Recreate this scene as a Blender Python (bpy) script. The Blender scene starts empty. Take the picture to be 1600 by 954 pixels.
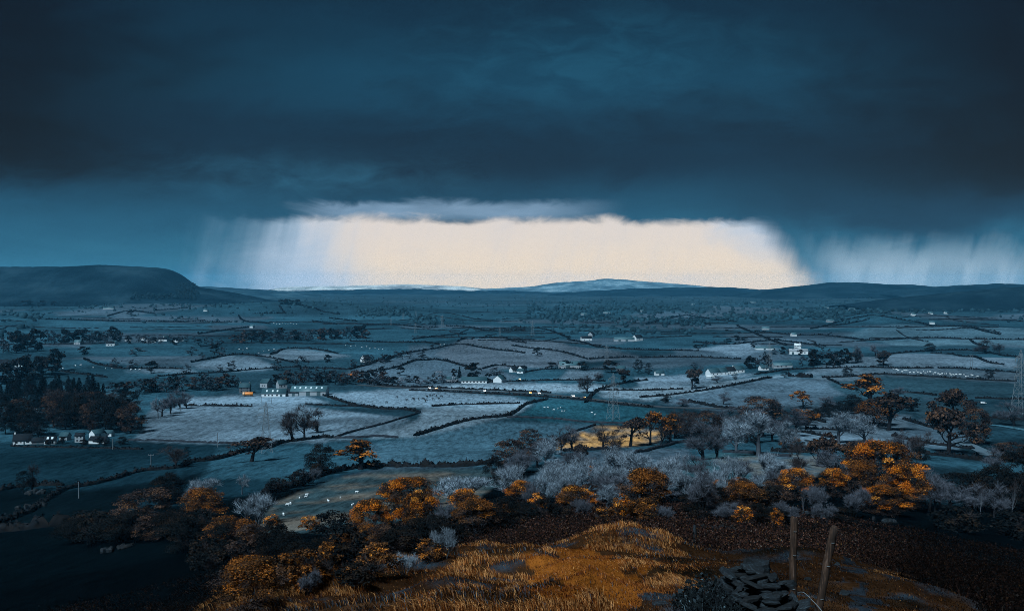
import bpy, math, random
import numpy as np

S = bpy.context.scene
COL = S.collection
R = math.radians

def lin(r, g, b):
    f = lambda c: (c / 255 / 12.92) if c / 255 <= 0.04045 else ((c / 255 + 0.055) / 1.055) ** 2.4
    return (f(r), f(g), f(b))

# ------------------------------------------------------------------ camera
F = 1600 * 35 / 36.0                      # focal length in photo pixels
PITCH = math.atan(37 / F)
cam_d = bpy.data.cameras.new('camera')
cam_d.lens = 35; cam_d.sensor_width = 36
cam_d.clip_start = 0.3; cam_d.clip_end = 200000
cam = bpy.data.objects.new('camera', cam_d)
COL.objects.link(cam)
cam.location = (0, 0, 0)
cam.rotation_euler = (R(90) - PITCH, 0, 0)
S.camera = cam

# ------------------------------------------------------------------ exposure, render
EXPO = 1.65
HAZE = 4.8e-5
S.view_settings.view_transform = 'Standard'
S.view_settings.look = 'None'
S.view_settings.exposure = EXPO
S.view_settings.gamma = 1
S.view_settings.use_curve_mapping = False
S.render.engine = 'CYCLES'
S.cycles.use_denoising = True
S.cycles.denoising_prefilter = 'NONE'
S.cycles.use_adaptive_sampling = False
S.cycles.filter_width = 0.9
S.cycles.max_bounces = 5
S.cycles.diffuse_bounces = 2
S.cycles.glossy_bounces = 2
S.cycles.transparent_max_bounces = 6
S.cycles.volume_bounces = 0
S.cycles.caustics_reflective = False
S.cycles.caustics_refractive = False

# ------------------------------------------------------------------ sun (light through the overcast)
SUN_EL, SUN_AZ = R(49), R(-148)           # azimuth from +Y towards +X: behind the camera, to the left
sd = bpy.data.lights.new('sun', 'SUN')
sd.energy = 1.5; sd.angle = R(10); sd.color = (0.66, 0.86, 1.0)
sun = bpy.data.objects.new('sun', sd)
COL.objects.link(sun)
sun.rotation_euler = (R(90) - SUN_EL, 0, math.pi - SUN_AZ)

# ------------------------------------------------------------------ world: storm sky
W = bpy.data.worlds.new('World'); S.world = W; W.use_nodes = True
nt = W.node_tree; nt.nodes.clear()

class V:
    def __init__(s, k): s.k = k
    def __add__(a, b): return mth('ADD', a, b)
    def __radd__(a, b): return mth('ADD', b, a)
    def __sub__(a, b): return mth('SUBTRACT', a, b)
    def __rsub__(a, b): return mth('SUBTRACT', b, a)
    def __mul__(a, b): return mth('MULTIPLY', a, b)
    def __rmul__(a, b): return mth('MULTIPLY', b, a)
    def __truediv__(a, b): return mth('DIVIDE', a, b)
    def __rtruediv__(a, b): return mth('DIVIDE', b, a)

TREE = [nt]
def put(sock, v):
    if isinstance(v, V): TREE[0].links.new(v.k, sock)
    elif isinstance(v, (tuple, list)) and len(v) == 3 and sock.type == 'RGBA': sock.default_value = (*v, 1)
    else: sock.default_value = v
def mth(op, a, b=0.0):
    n = TREE[0].nodes.new('ShaderNodeMath'); n.operation = op
    put(n.inputs[0], a); put(n.inputs[1], b)
    return V(n.outputs[0])
def sst(a, b, x):
    n = TREE[0].nodes.new('ShaderNodeMapRange'); n.interpolation_type = 'SMOOTHSTEP'
    put(n.inputs['Value'], x); put(n.inputs['From Min'], a); put(n.inputs['From Max'], b)
    return V(n.outputs['Result'])
def comb(x, y, z):
    n = TREE[0].nodes.new('ShaderNodeCombineXYZ')
    for i, v in enumerate((x, y, z)): put(n.inputs[i], v)
    return V(n.outputs[0])
def noi(x, y, z=0.0, detail=4.0, rough=0.55, scale=1.0, dist=0.0):
    n = TREE[0].nodes.new('ShaderNodeTexNoise')
    put(n.inputs['Vector'], comb(x, y, z)); n.inputs['Scale'].default_value = scale
    n.inputs['Detail'].default_value = detail; n.inputs['Roughness'].default_value = rough
    n.inputs['Distortion'].default_value = dist
    return V(n.outputs['Fac'])
def mixc(f, a, b):
    n = TREE[0].nodes.new('ShaderNodeMix'); n.data_type = 'RGBA'
    put(n.inputs[0], f); put(n.inputs[6], a); put(n.inputs[7], b)
    return V(n.outputs[2])
def gauss(x, m, s):
    d = (x - m) / s
    return mth('EXPONENT', d * d * -1.0)
def ramp(x, stops):
    n = TREE[0].nodes.new('ShaderNodeValToRGB'); e = n.color_ramp.elements
    n.color_ramp.interpolation = 'B_SPLINE'
    while len(e) < len(stops): e.new(0.5)
    for k, (p, c) in zip(e, stops): k.position = p; k.color = (*c, 1)
    put(n.inputs[0], x)
    return V(n.outputs[0])
def curve(x, lo, hi, pts):
    n = TREE[0].nodes.new('ShaderNodeFloatCurve'); cv = n.mapping.curves[0]
    put(n.inputs['Value'], (x - lo) / (hi - lo))
    ys = [p[1] for p in pts]; y0, y1 = min(ys), max(ys) + 1e-6
    P = [((p[0] - lo) / (hi - lo), (p[1] - y0) / (y1 - y0)) for p in pts]
    cv.points[0].location = P[0]; cv.points[1].location = P[-1]
    for p in P[1:-1]: cv.points.new(*p)
    n.mapping.update()
    return V(n.outputs[0]) * (y1 - y0) + y0

tc = nt.nodes.new('ShaderNodeTexCoord')
sp = nt.nodes.new('ShaderNodeSeparateXYZ'); nt.links.new(tc.outputs['Generated'], sp.inputs[0])
dx, dy, dz = (V(sp.outputs[i]) for i in range(3))
yq = mth('MAXIMUM', dy, 0.5)
X = 8.0 + dx / yq * (F / 100)              # hundreds of steps across, 8 straight ahead
Y = 4.4 - dz / yq * (F / 100)              # 4.4 at the horizon, smaller is higher
q = noi(X * 0.20, Y * 0.55, 1.3, 5, 0.5)
w = noi(X * 0.50, Y * 1.35, 2.7, 7, 0.58, 1.0, 0.6)
w2 = noi(X * 1.3, Y * 3.0, 7.7, 6, 0.6, 1.0, 0.6)
big = noi(X * 0.16, Y * 0.42, 11.9, 3, 0.5, 1.0, 0.3)
Yw = Y + (q - 0.5) * 1.1 + (w - 0.5) * 0.9 + (w2 - 0.5) * 0.2
base = ramp(Yw / 4.6, [(0.0, lin(14, 44, 66)), (0.20, lin(24, 78, 106)), (0.34, lin(22, 68, 94)), (0.47, lin(16, 46, 68)), (0.57, lin(18, 54, 78)),
                       (0.66, lin(27, 76, 104)), (0.76, lin(34, 90, 120)), (0.88, lin(44, 106, 136)), (0.97, lin(60, 120, 148))])
Xn = X + (q - 0.5) * 4.5 + (w - 0.5) * 3.0
dl = (1 - sst(-1.0, 5.6, Xn)) * (1 - sst(2.45, 3.35, Yw))
base = mixc(dl, base, lin(7, 14, 23))
dr = sst(10.2, 16.2, Xn) * (1 - sst(2.9, 3.6, Yw))
base = mixc(dr, base, lin(8, 16, 26))
base = mixc(gauss(X, 7.6, 3.4) * gauss(Yw, 2.4, 0.42) * 0.85, base, lin(15, 40, 60))
base = mixc(sst(10.5, 13.0, X) * gauss(Yw, 3.3, 0.4) * 0.8, base, lin(22, 60, 86))
base = mixc(sst(0.45, 0.75, w) * (1 - sst(3.0, 3.6, Y)) * 0.4, base, lin(14, 38, 56))
base = mixc(gauss(X, 9.2, 2.6) * gauss(Yw, 0.95, 0.75) * sst(0.35, 0.7, w2) * 0.55, base, lin(38, 100, 130))
base = mixc(gauss(Xn, 4.6, 1.9) * gauss(Y + (w - 0.5) * 0.5, 2.78, 0.33) * sst(0.2, 0.9, w2) * 0.6, base, lin(54, 112, 142))
base = mixc((1 - sst(0.3, 3.0, Y)) * 0.30, base, lin(9, 24, 38))
vt = nt.nodes.new('ShaderNodeVectorMath'); vt.operation = 'MULTIPLY'; nt.links.new(base.k, vt.inputs[0]); vt.inputs[1].default_value = (0.78, 0.92, 0.93); base = V(vt.outputs[0])
# thin lit fringe under the cloud base
fr = sst(4.4, 5.4, X + (w2 - 0.5) * 1.2) * (1 - sst(8.2, 9.9, X)) * sst(3.08, 3.24, Y + (w2 - 0.5) * 0.34) * (1 - sst(3.34, 3.52, Y))
base = mixc(fr * mth('MINIMUM', 0.25 + noi(X * 1.1, Y * 5, 3.3) * 0.9, 1.0), base, lin(128, 158, 186))
# rain streaks
st = noi((X + Y * 0.25) * 2.2, Y * 0.28, 5.1, 4, 0.55, 1.0, 0.2)
st2 = noi((X + Y * 0.25) * 7.0, Y * 0.30, 8.1, 4, 0.55, 1.0, 0.2)
blot = noi(X * 1.1, Y * 2.2, 14.1, 5, 0.55, 1.0, 0.5)
path = mth('MINIMUM', 78.0 / mth('MAXIMUM', (4.4 - Y) * (100 / F), 0.004), 12800.0)   # the haze this line of sight crosses
boost = mth('EXPONENT', path * HAZE)
# right-hand rain shafts, lit from behind
top_r = 3.60 + (st - 0.5) * 0.8 + (blot - 0.5) * 0.4
sh = sst(top_r, top_r + 0.62, Y) * sst(12.1, 13.0, X - (Y - 3.5) * 0.5) * (1 - sst(15.6, 17.0, X + (blot - 0.5) * 1.5))
base = mixc(sh * mth('MINIMUM', 0.60 + sst(0.36, 0.66, st) * 0.4 + (st2 - 0.5) * 0.12 + (blot - 0.5) * 0.4, 1.0), base, lin(158, 184, 202))
# the bright gap between cloud and horizon
ytop = curve(X, 2.5, 13.0, [(2.5, 3.30), (3.6, 3.37), (4.7, 3.38), (5.6, 3.36), (7.0, 3.40), (8.6, 3.42), (9.0, 3.40), (10.4, 3.47), (11.5, 3.43), (12.0, 3.46), (13.0, 3.5)])
vg = sst(ytop - 0.06, ytop + 0.12, Y + (w2 - 0.5) * 0.30 + (blot - 0.5) * 0.18 + (st2 - 0.5) * 0.05)
xl = X + (Y - 3.4) * 0.45 + (st - 0.5) * 1.3 + (blot - 0.5) * 0.8
xr = X - (Y - 3.45) * 0.85 + (st - 0.5) * 0.3 + (blot - 0.5) * 0.35
gl = sst(2.9, 5.0, xl); gr = 1 - sst(11.5, 12.2, xr + (st2 - 0.5) * 0.2)
warm = sst(4.5, 6.0, X - (Y - 3.9) * 0.35 + (st - 0.5) * 1.0 + (blot - 0.5) * 0.8) * (1 - sst(10.6, 11.9, xr + (blot - 0.5) * 1.2) * (1 - sst(3.55, 4.35, Y)))
cream = mixc(sst(3.45, 4.4, Y + (blot - 0.5) * 0.5), lin(224, 214, 206), lin(240, 220, 194))
cream = mixc(sst(0.42, 0.75, st2) * 0.10 + sst(0.40, 0.8, blot) * 0.30 + sst(0.45, 0.75, st) * 0.12, cream, lin(202, 204, 212))
gapc = mixc(warm, mixc(sst(2.9, 5.6, xl), lin(92, 142, 172), lin(182, 200, 220)), cream)
base = mixc(vg * gl * gr, base, gapc)
vb = nt.nodes.new('ShaderNodeVectorMath'); vb.operation = 'SCALE'
nt.links.new(base.k, vb.inputs[0]); put(vb.inputs['Scale'], 1.0 + (boost - 1.0) * 0.6); base = V(vb.outputs[0])
sky = nt.nodes.new('ShaderNodeTexSky'); sky.sky_type = 'NISHITA'; sky.sun_disc = False
sky.sun_elevation = SUN_EL; sky.sun_rotation = SUN_AZ % (2 * math.pi)
WS = 0.10
vm = nt.nodes.new('ShaderNodeVectorMath'); vm.operation = 'SCALE'
nt.links.new(base.k, vm.inputs[0]); vm.inputs['Scale'].default_value = 1 / WS / 2 ** EXPO
tot = mixc(0.992, V(sky.outputs[0]), V(vm.outputs[0]))
bg = nt.nodes.new('ShaderNodeBackground'); bg.inputs['Strength'].default_value = WS
nt.links.new(tot.k, bg.inputs['Color'])
wo = nt.nodes.new('ShaderNodeOutputWorld'); nt.links.new(bg.outputs[0], wo.inputs['Surface'])
W.cycles.sampling_method = 'MANUAL'; W.cycles.sample_map_resolution = 512

# ------------------------------------------------------------------ helpers
def tag(o, label=None, cat=None, group=None, kind=None):
    if label: o['label'] = label
    if cat: o['category'] = cat
    if group: o['group'] = group
    if kind: o['kind'] = kind
    return o

def mesh_np(name, verts, faces, mats=None, col=None, fmat=None, smooth=False):
    """verts n x 3; faces: m x k array, or a list of arrays of different k; col: n x 3 point colours"""
    me = bpy.data.meshes.new(name)
    verts = np.asarray(verts, dtype=np.float32)
    fl = faces if isinstance(faces, list) else [faces]
    fl = [np.asarray(f, dtype=np.int32) for f in fl if len(f)]
    me.vertices.add(len(verts)); me.vertices.foreach_set('co', verts.ravel())
    nl = sum(f.size for f in fl); npoly = sum(len(f) for f in fl)
    me.loops.add(nl); me.loops.foreach_set('vertex_index', np.concatenate([f.ravel() for f in fl]))
    me.polygons.add(npoly)
    tot = np.concatenate([np.full(len(f), f.shape[1], dtype=np.int32) for f in fl])
    st_ = np.concatenate([[0], np.cumsum(tot)[:-1]]).astype(np.int32)
    me.polygons.foreach_set('loop_start', st_)
    me.polygons.foreach_set('loop_total', tot)
    if smooth: me.polygons.foreach_set('use_smooth', np.ones(npoly, dtype=bool))
    if fmat is not None: me.polygons.foreach_set('material_index', np.asarray(fmat, dtype=np.int32))
    if col is not None:
        a = me.color_attributes.new('Col', 'FLOAT_COLOR', 'POINT')
        c = np.ones((len(verts), 4), dtype=np.float32); c[:, :3] = col
        a.data.foreach_set('color', c.ravel())
    for m in (mats or []): me.materials.append(m)
    me.update(calc_edges=True); me.validate()
    return me

def link(name, me, parent=None, loc=None, rot=None, scale=None):
    o = bpy.data.objects.new(name, me); COL.objects.link(o)
    if parent is not None: o.parent = parent
    if loc is not None: o.location = loc
    if rot is not None: o.rotation_euler = rot
    if scale is not None: o.scale = scale
    return o

class MB:
    """collects verts and faces of mixed size for one mesh"""
    def __init__(s): s.v = []; s.f = {}; s.n = 0; s.c = []
    def add(s, v, f, col=None):
        v = np.asarray(v, dtype=float); f = np.asarray(f, dtype=int)
        s.v.append(v); s.f.setdefault(f.shape[1], []).append(f + s.n); s.n += len(v)
        s.c.append(np.tile(np.asarray(col if col is not None else (.5, .5, .5), dtype=float), (len(v), 1)) if col is None or np.ndim(col) == 1 else np.asarray(col))
    def box(s, c, d, rz=0.0, col=None):
        x, y, z = (k / 2 for k in d)
        v = np.array([(a * x, b * y, e * z) for e in (-1, 1) for a, b in ((-1, -1), (1, -1), (1, 1), (-1, 1))])
        if rz: v = v @ np.array([[math.cos(rz), math.sin(rz), 0], [-math.sin(rz), math.cos(rz), 0], [0, 0, 1]])
        s.add(v + np.array(c), [(3, 2, 1, 0), (4, 5, 6, 7), (0, 1, 5, 4), (1, 2, 6, 5), (2, 3, 7, 6), (3, 0, 4, 7)], col)
    def tube(s, P, rad, k=5, col=None, cap=True):
        P = np.asarray(P, dtype=float); n = len(P)
        rad = np.broadcast_to(np.asarray(rad, dtype=float), (n,))
        T = np.gradient(P, axis=0); T /= np.linalg.norm(T, axis=1)[:, None] + 1e-9
        up = np.array([0, 0, 1.0]) if abs(T[0][2]) < 0.9 else np.array([1.0, 0, 0])
        A = np.cross(T, up); A /= np.linalg.norm(A, axis=1)[:, None] + 1e-9
        B = np.cross(T, A)
        th = np.arange(k) / k * 2 * math.pi
        ring = P[:, None] + rad[:, None, None] * (A[:, None] * np.cos(th)[None, :, None] + B[:, None] * np.sin(th)[None, :, None])
        i = np.arange(n - 1)[:, None] * k; j = np.arange(k)[None]; j2 = (j + 1) % k
        f = np.stack([i + j, i + j2, i + k + j2, i + k + j], -1).reshape(-1, 4)
        s.add(ring.reshape(-1, 3), f, col)
        if cap:
            for rr, c in ((range(k), P[0]), (range(k - 1, -1, -1), P[-1])):
                o = 0 if c is P[0] else 0
            e0, e1 = ring[0], ring[-1]
            s.add(np.vstack([e0, P[:1]]), [(k, (m + 1) % k, m) for m in range(k)], col)
            s.add(np.vstack([e1, P[-1:]]), [(k, m, (m + 1) % k) for m in range(k)], col)
    def bar(s, p, q_, w_, col=None): s.tube([p, q_], [w_ / 2, w_ / 2], 4, col, cap=False)
    def mesh(s, name, mats, smooth=False, usecol=True):
        return mesh_np(name, np.vstack(s.v), [np.vstack(x) for x in s.f.values()], mats, np.vstack(s.c) if usecol else None, None, smooth)
    def build(s, name, mat, parent=None, smooth=False):
        return link(name, s.mesh(name, [mat], smooth), parent)

def mat_new(name, rough=0.85, spec=0.2):
    m = bpy.data.materials.new(name); m.use_nodes = True
    b = m.node_tree.nodes['Principled BSDF']
    b.inputs['Roughness'].default_value = rough
    b.inputs['Specular IOR Level'].default_value = spec
    return m, m.node_tree, b

def mat_plain(name, col, rough=0.8, spec=0.25, var=0.25, scale=1.5, emit=None):
    m, t, b = mat_new(name, rough, spec); TREE[0] = t
    tcn = t.nodes.new('ShaderNodeTexCoord')
    n = t.nodes.new('ShaderNodeTexNoise'); n.inputs['Scale'].default_value = scale; n.inputs['Detail'].default_value = 4
    t.links.new(tcn.outputs['Object'], n.inputs['Vector'])
    c = mixc(V(n.outputs['Fac']), tuple(k * (1 - var) for k in col), tuple(min(1, k * (1 + var)) for k in col))
    t.links.new(c.k, b.inputs['Base Color'])
    if emit:
        b.inputs['Emission Color'].default_value = (*emit[0], 1); b.inputs['Emission Strength'].default_value = emit[1]
    return m

def mat_col(name, rough=0.85, spec=0.15, var=0.35, transl=0.0):
    """base colour from the mesh's own Col attribute, varied a little per object"""
    m, t, b = mat_new(name, rough, spec); TREE[0] = t
    a = t.nodes.new('ShaderNodeAttribute'); a.attribute_name = 'Col'
    oi = t.nodes.new('ShaderNodeObjectInfo')
    h = t.nodes.new('ShaderNodeHueSaturation')
    put(h.inputs['Value'], V(oi.outputs['Random']) * (2 * var) + (1 - var))
    t.links.new(a.outputs['Color'], h.inputs['Color'])
    t.links.new(h.outputs[0], b.inputs['Base Color'])
    if transl:
        tr = t.nodes.new('ShaderNodeBsdfTranslucent'); t.links.new(h.outputs[0], tr.inputs['Color'])
        mx = t.nodes.new('ShaderNodeMixShader'); mx.inputs[0].default_value = transl
        t.links.new(b.outputs[0], mx.inputs[1]); t.links.new(tr.outputs[0], mx.inputs[2])
        t.links.new(mx.outputs[0], t.nodes['Material Output'].inputs['Surface'])
    return m

def _hash(ix, iy, seed):
    h = (ix.astype(np.int64) * 374761393 + iy.astype(np.int64) * 668265263 + seed * 1442695041) & 0x7fffffff
    h = ((h ^ (h >> 13)) * 1274126177) & 0x7fffffff
    return ((h ^ (h >> 16)) & 0xffff) / 65535.0
def vnoise(x, y, seed=0):
    x = np.asarray(x, dtype=float); y = np.asarray(y, dtype=float)
    ix = np.floor(x); iy = np.floor(y); fx = x - ix; fy = y - iy
    fx = fx * fx * fx * (fx * (fx * 6 - 15) + 10); fy = fy * fy * fy * (fy * (fy * 6 - 15) + 10)
    a = _hash(ix, iy, seed); b = _hash(ix + 1, iy, seed); c = _hash(ix, iy + 1, seed); d = _hash(ix + 1, iy + 1, seed)
    return (a * (1 - fx) + b * fx) * (1 - fy) + (c * (1 - fx) + d * fx) * fy
def fbm(x, y, octv=4, seed=0):
    s = 0.0; a = 1.0; t = 0.0
    for o in range(octv):
        s = s + a * vnoise(x * 2 ** o + o * 17.3, y * 2 ** o + o * 9.1, seed + o); t += a; a *= 0.5
    return s / t * 2 - 1
def sstep(a, b, x):
    t = np.clip((np.asarray(x, dtype=float) - a) / (b - a), 0, 1); return t * t * (3 - 2 * t)
# ================================================================== terrain
RK = np.array([0, 6, 13, 20, 30, 45, 70, 110, 160, 250, 370, 520, 700, 1000, 1500, 2500, 4000, 7000, 12000, 18000.])
PK = np.array([-200, 0, 320, 600, 900, 1250, 1600, 1800.])
ZT = -np.array([
 [1.7, 3.3, 6.4, 9.5, 13.5, 19, 26.5, 38, 49, 63, 77, 88, 94, 97, 99, 97, 96, 97, 104, 108],
 [1.7, 3.1, 6.0, 8.8, 12.5, 17.6, 25, 36.2, 47.5, 62, 76.5, 87.5, 94, 97.3, 99.5, 97, 96, 97, 104, 108],
 [1.7, 2.7, 4.5, 6.35, 10.3, 15.8, 23.5, 34, 44.5, 58.5, 73.5, 86, 93.5, 97.5, 100, 97, 96, 97, 104, 108],
 [1.7, 2.6, 4.35, 6.0, 8.9, 13.6, 20.6, 30.4, 40.4, 55, 71, 84.5, 93, 97.5, 100.5, 98, 97, 98, 105, 108],
 [1.7, 2.6, 4.3, 5.75, 8.0, 11.7, 17.5, 26, 35.8, 51.2, 68.5, 83.5, 92.3, 97.7, 101, 98.5, 97.5, 99, 105, 108],
 [1.7, 2.6, 4.35, 5.7, 8.0, 11.7, 17.4, 25.7, 35, 49.5, 66, 80, 88.5, 95, 100, 98, 97, 98, 105, 108],
 [1.7, 2.7, 4.4, 6.0, 8.4, 12.3, 18.6, 28, 38, 53, 67, 79, 86.5, 91, 97, 96, 94, 96, 104, 108],
 [1.7, 2.7, 4.5, 6.2, 8.8, 12.8, 19, 28.6, 38.6, 53.4, 67, 79, 86, 90, 95, 95, 92, 95, 104, 108]])
_sk = np.log(RK + 8)
SG = np.linspace(_sk[0], _sk[-1], 900)
def _pchip(x, y, xi):
    h = np.diff(x); d = np.diff(y) / h; m = np.zeros_like(y)
    for i in range(1, len(x) - 1):
        if d[i - 1] * d[i] > 0:
            w1 = 2 * h[i] + h[i - 1]; w2_ = h[i] + 2 * h[i - 1]
            m[i] = (w1 + w2_) / (w1 / d[i - 1] + w2_ / d[i])
    m[0] = d[0]; m[-1] = d[-1]
    k = np.clip(np.searchsorted(x, xi) - 1, 0, len(x) - 2); t = (xi - x[k]) / h[k]
    return ((2 * t ** 3 - 3 * t ** 2 + 1) * y[k] + (t ** 3 - 2 * t ** 2 + t) * h[k] * m[k]
            + (-2 * t ** 3 + 3 * t ** 2) * y[k + 1] + (t ** 3 - t ** 2) * h[k] * m[k + 1])
_T = np.array([_pchip(_sk, z, SG) for z in ZT])
AG = np.arctan((np.linspace(-200, 1800, 201) - 800) / F)
_az = np.arctan((PK - 800) / F)
_G = np.array([np.interp(AG, _az, _T[:, j]) for j in range(len(SG))]).T
_kern = np.exp(-np.linspace(-2, 2, 21) ** 2); _kern /= _kern.sum()
_G = np.array([np.convolve(np.pad(_G[:, j], 10, mode='edge'), _kern, 'valid') for j in range(len(SG))]).T

def pxD(px, D): return ((px - 800) / F * D, D)
BUMPS = []                                  # x, y, sx, sy, height
for px, D, sx, sy, h in [(770, 1550, 150, 90, 11), (470, 3050, 420, 300, 40), (1400, 1130, 230, 110, 9), (1080, 3200, 330, 260, 22),
                         (1350, 2500, 260, 210, 24), (1150, 900, 110, 80, 5), (380, 1290, 75, 60, 6), (690, 2500, 70, 60, 22),
                         (220, 1200, 120, 110, 5), (560, 640, 60, 90, 2.5), (720, 640, 70, 60, 3), (960, 1400, 140, 70, 7),
                         (240, 3300, 300, 240, 20), (620, 1180, 130, 60, 5), (1500, 1900, 260, 160, 10), (30, 2300, 260, 220, 14),
                         (640, 430, 70, 40, 2.5), (1250, 760, 60, 50, 3)]:
    bx, by = pxD(px, D); BUMPS.append((bx, by, sx, sy, h))

for px, D, sx, sy, h in [(985, 27, 1.7, 1.5, .60), (735, 29, 1.9, 1.6, .42), (610, 25, 1.5, 1.3, .36), (870, 19, 1.6, 1.3, -.42), (455, 20.5, 1.3, 1.1, .30), (1130, 24, 1.3, 1.3, -.32),
                         (690, 18, 1.3, 1.0, .30), (790, 15, .9, .8, .26), (1340, 20, 1.6, 1.4, -.36), (1425, 18, 1.2, 1.0, .26), (930, 15, .8, .8, .22), (560, 19, 1.0, .9, -.28), (1260, 26, 1.4, 1.2, .3)]:
    bx, by = pxD(px, D); BUMPS.append((bx, by, sx, sy, h))
def tussock(x, y):
    return (1 - np.abs(fbm(x / 1.9, y / 1.9, 2, 11)) * 2.6).clip(-.6, 1) * 1.0 + .35 * fbm(x / .7, y / .7, 2, 13) - .3
def height(x, y):
    x = np.asarray(x, dtype=float); y = np.asarray(y, dtype=float)
    r = np.hypot(x, y); az = np.arctan2(x, y)
    s = np.clip((np.log(r + 8) - SG[0]) / (SG[1] - SG[0]), 0, len(SG) - 1.001)
    a = np.clip((az - AG[0]) / (AG[-1] - AG[0]), 0, 1) * 200
    a = np.interp(az, AG, np.arange(201))
    i = np.minimum(a.astype(int), 199); fa = a - i; j = s.astype(int); fs = s - j
    z = (_G[i, j] * (1 - fa) + _G[i + 1, j] * fa) * (1 - fs) + (_G[i, j + 1] * (1 - fa) + _G[i + 1, j + 1] * fa) * fs
    k = sstep(R(45), R(95), np.abs(az))      # the hill the photographer stands on goes on behind
    z = z * (1 - k) + (-1.7 + 0.03 * np.minimum(r, 400)) * k
    for bx, by, sx, sy, h in BUMPS:
        z = z + h * np.exp(-((x - bx) / sx) ** 2 - ((y - by) / sy) ** 2)
    z = z + sstep(250, 1200, r) * 2.2 * fbm(x / 190, y / 190, 3, 3) + sstep(1400, 4500, r) * 9 * fbm(x / 620, y / 620, 3, 5)
    z = z + sstep(40, 120, r) * (1 - sstep(300, 700, r)) * 1.2 * fbm(x / 28, y / 28, 3, 8)
    g = sstep(5, 11, r) * (1 - sstep(45, 90, r))
    z = z + g * ((0.17 - .12 * sstep(1.2, 2.4, x)) * tussock(x, y) + 0.20 * fbm(x / 6, y / 6, 2, 12))
    return z

CP, SPt = math.cos(PITCH), math.sin(PITCH)
def ray(px, row):
    px = np.asarray(px, dtype=float); row = np.asarray(row, dtype=float)
    u = (px - 800) / F; v = (477 - row) / F
    return np.stack([u, CP + v * SPt, -SPt + v * CP], -1)
_ts = np.geomspace(6, 17000, 1100)
def ground_at(px, row):
    """where the sight line through a photo pixel meets the ground (n x 3)"""
    px, row = np.broadcast_arrays(np.atleast_1d(np.asarray(px, float)), np.atleast_1d(np.asarray(row, float)))
    d = ray(px, row); n = len(d)
    lo = np.full(n, _ts[0]); hi = np.full(n, _ts[-1]); done = np.zeros(n, bool)
    for c in range(0, len(_ts), 100):
        t = _ts[c:c + 100]
        P = d[:, None] * t[None, :, None]
        below = P[..., 2] < height(P[..., 0], P[..., 1])
        first = below.argmax(1); has = below.any(1) & ~done
        hi[has] = t[first[has]]
        lo[has] = np.where(first[has] > 0, t[np.maximum(first[has] - 1, 0)], _ts[max(c - 1, 0)])
        done |= has
        if done.all(): break
    for _ in range(18):
        m = (lo + hi) / 2; P = d * m[:, None]
        b = P[:, 2] < height(P[:, 0], P[:, 1]); hi = np.where(b, m, hi); lo = np.where(b, lo, m)
    P = d * hi[:, None]; P[:, 2] = height(P[:, 0], P[:, 1])
    return P
def at(px, row): return ground_at([px], [row])[0]

def inpoly(x, y, P):
    c = np.zeros(x.shape, bool); n = len(P)
    for i in range(n):
        x0, y0 = P[i]; x1, y1 = P[(i + 1) % n]
        if y0 == y1: continue
        c ^= ((y0 > y) != (y1 > y)) & (x < (x1 - x0) * (y - y0) / (y1 - y0) + x0)
    return c

def densify(pts, n=6):
    """Catmull-Rom through the points"""
    P = np.asarray(pts, float)
    if len(P) < 3: return np.array([P[0] + (P[-1] - P[0]) * t for t in np.linspace(0, 1, n + 1)])
    Q = np.vstack([2 * P[0] - P[1], P, 2 * P[-1] - P[-2]]); out = []
    for i in range(1, len(Q) - 2):
        for t in np.arange(n) / n:
            a, b, c, d = Q[i - 1], Q[i], Q[i + 1], Q[i + 2]
            out.append(0.5 * (2 * b + (c - a) * t + (2 * a - 5 * b + 4 * c - d) * t ** 2 + (3 * b - a - 3 * c + d) * t ** 3))
    out.append(P[-1]); return np.array(out)

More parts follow.
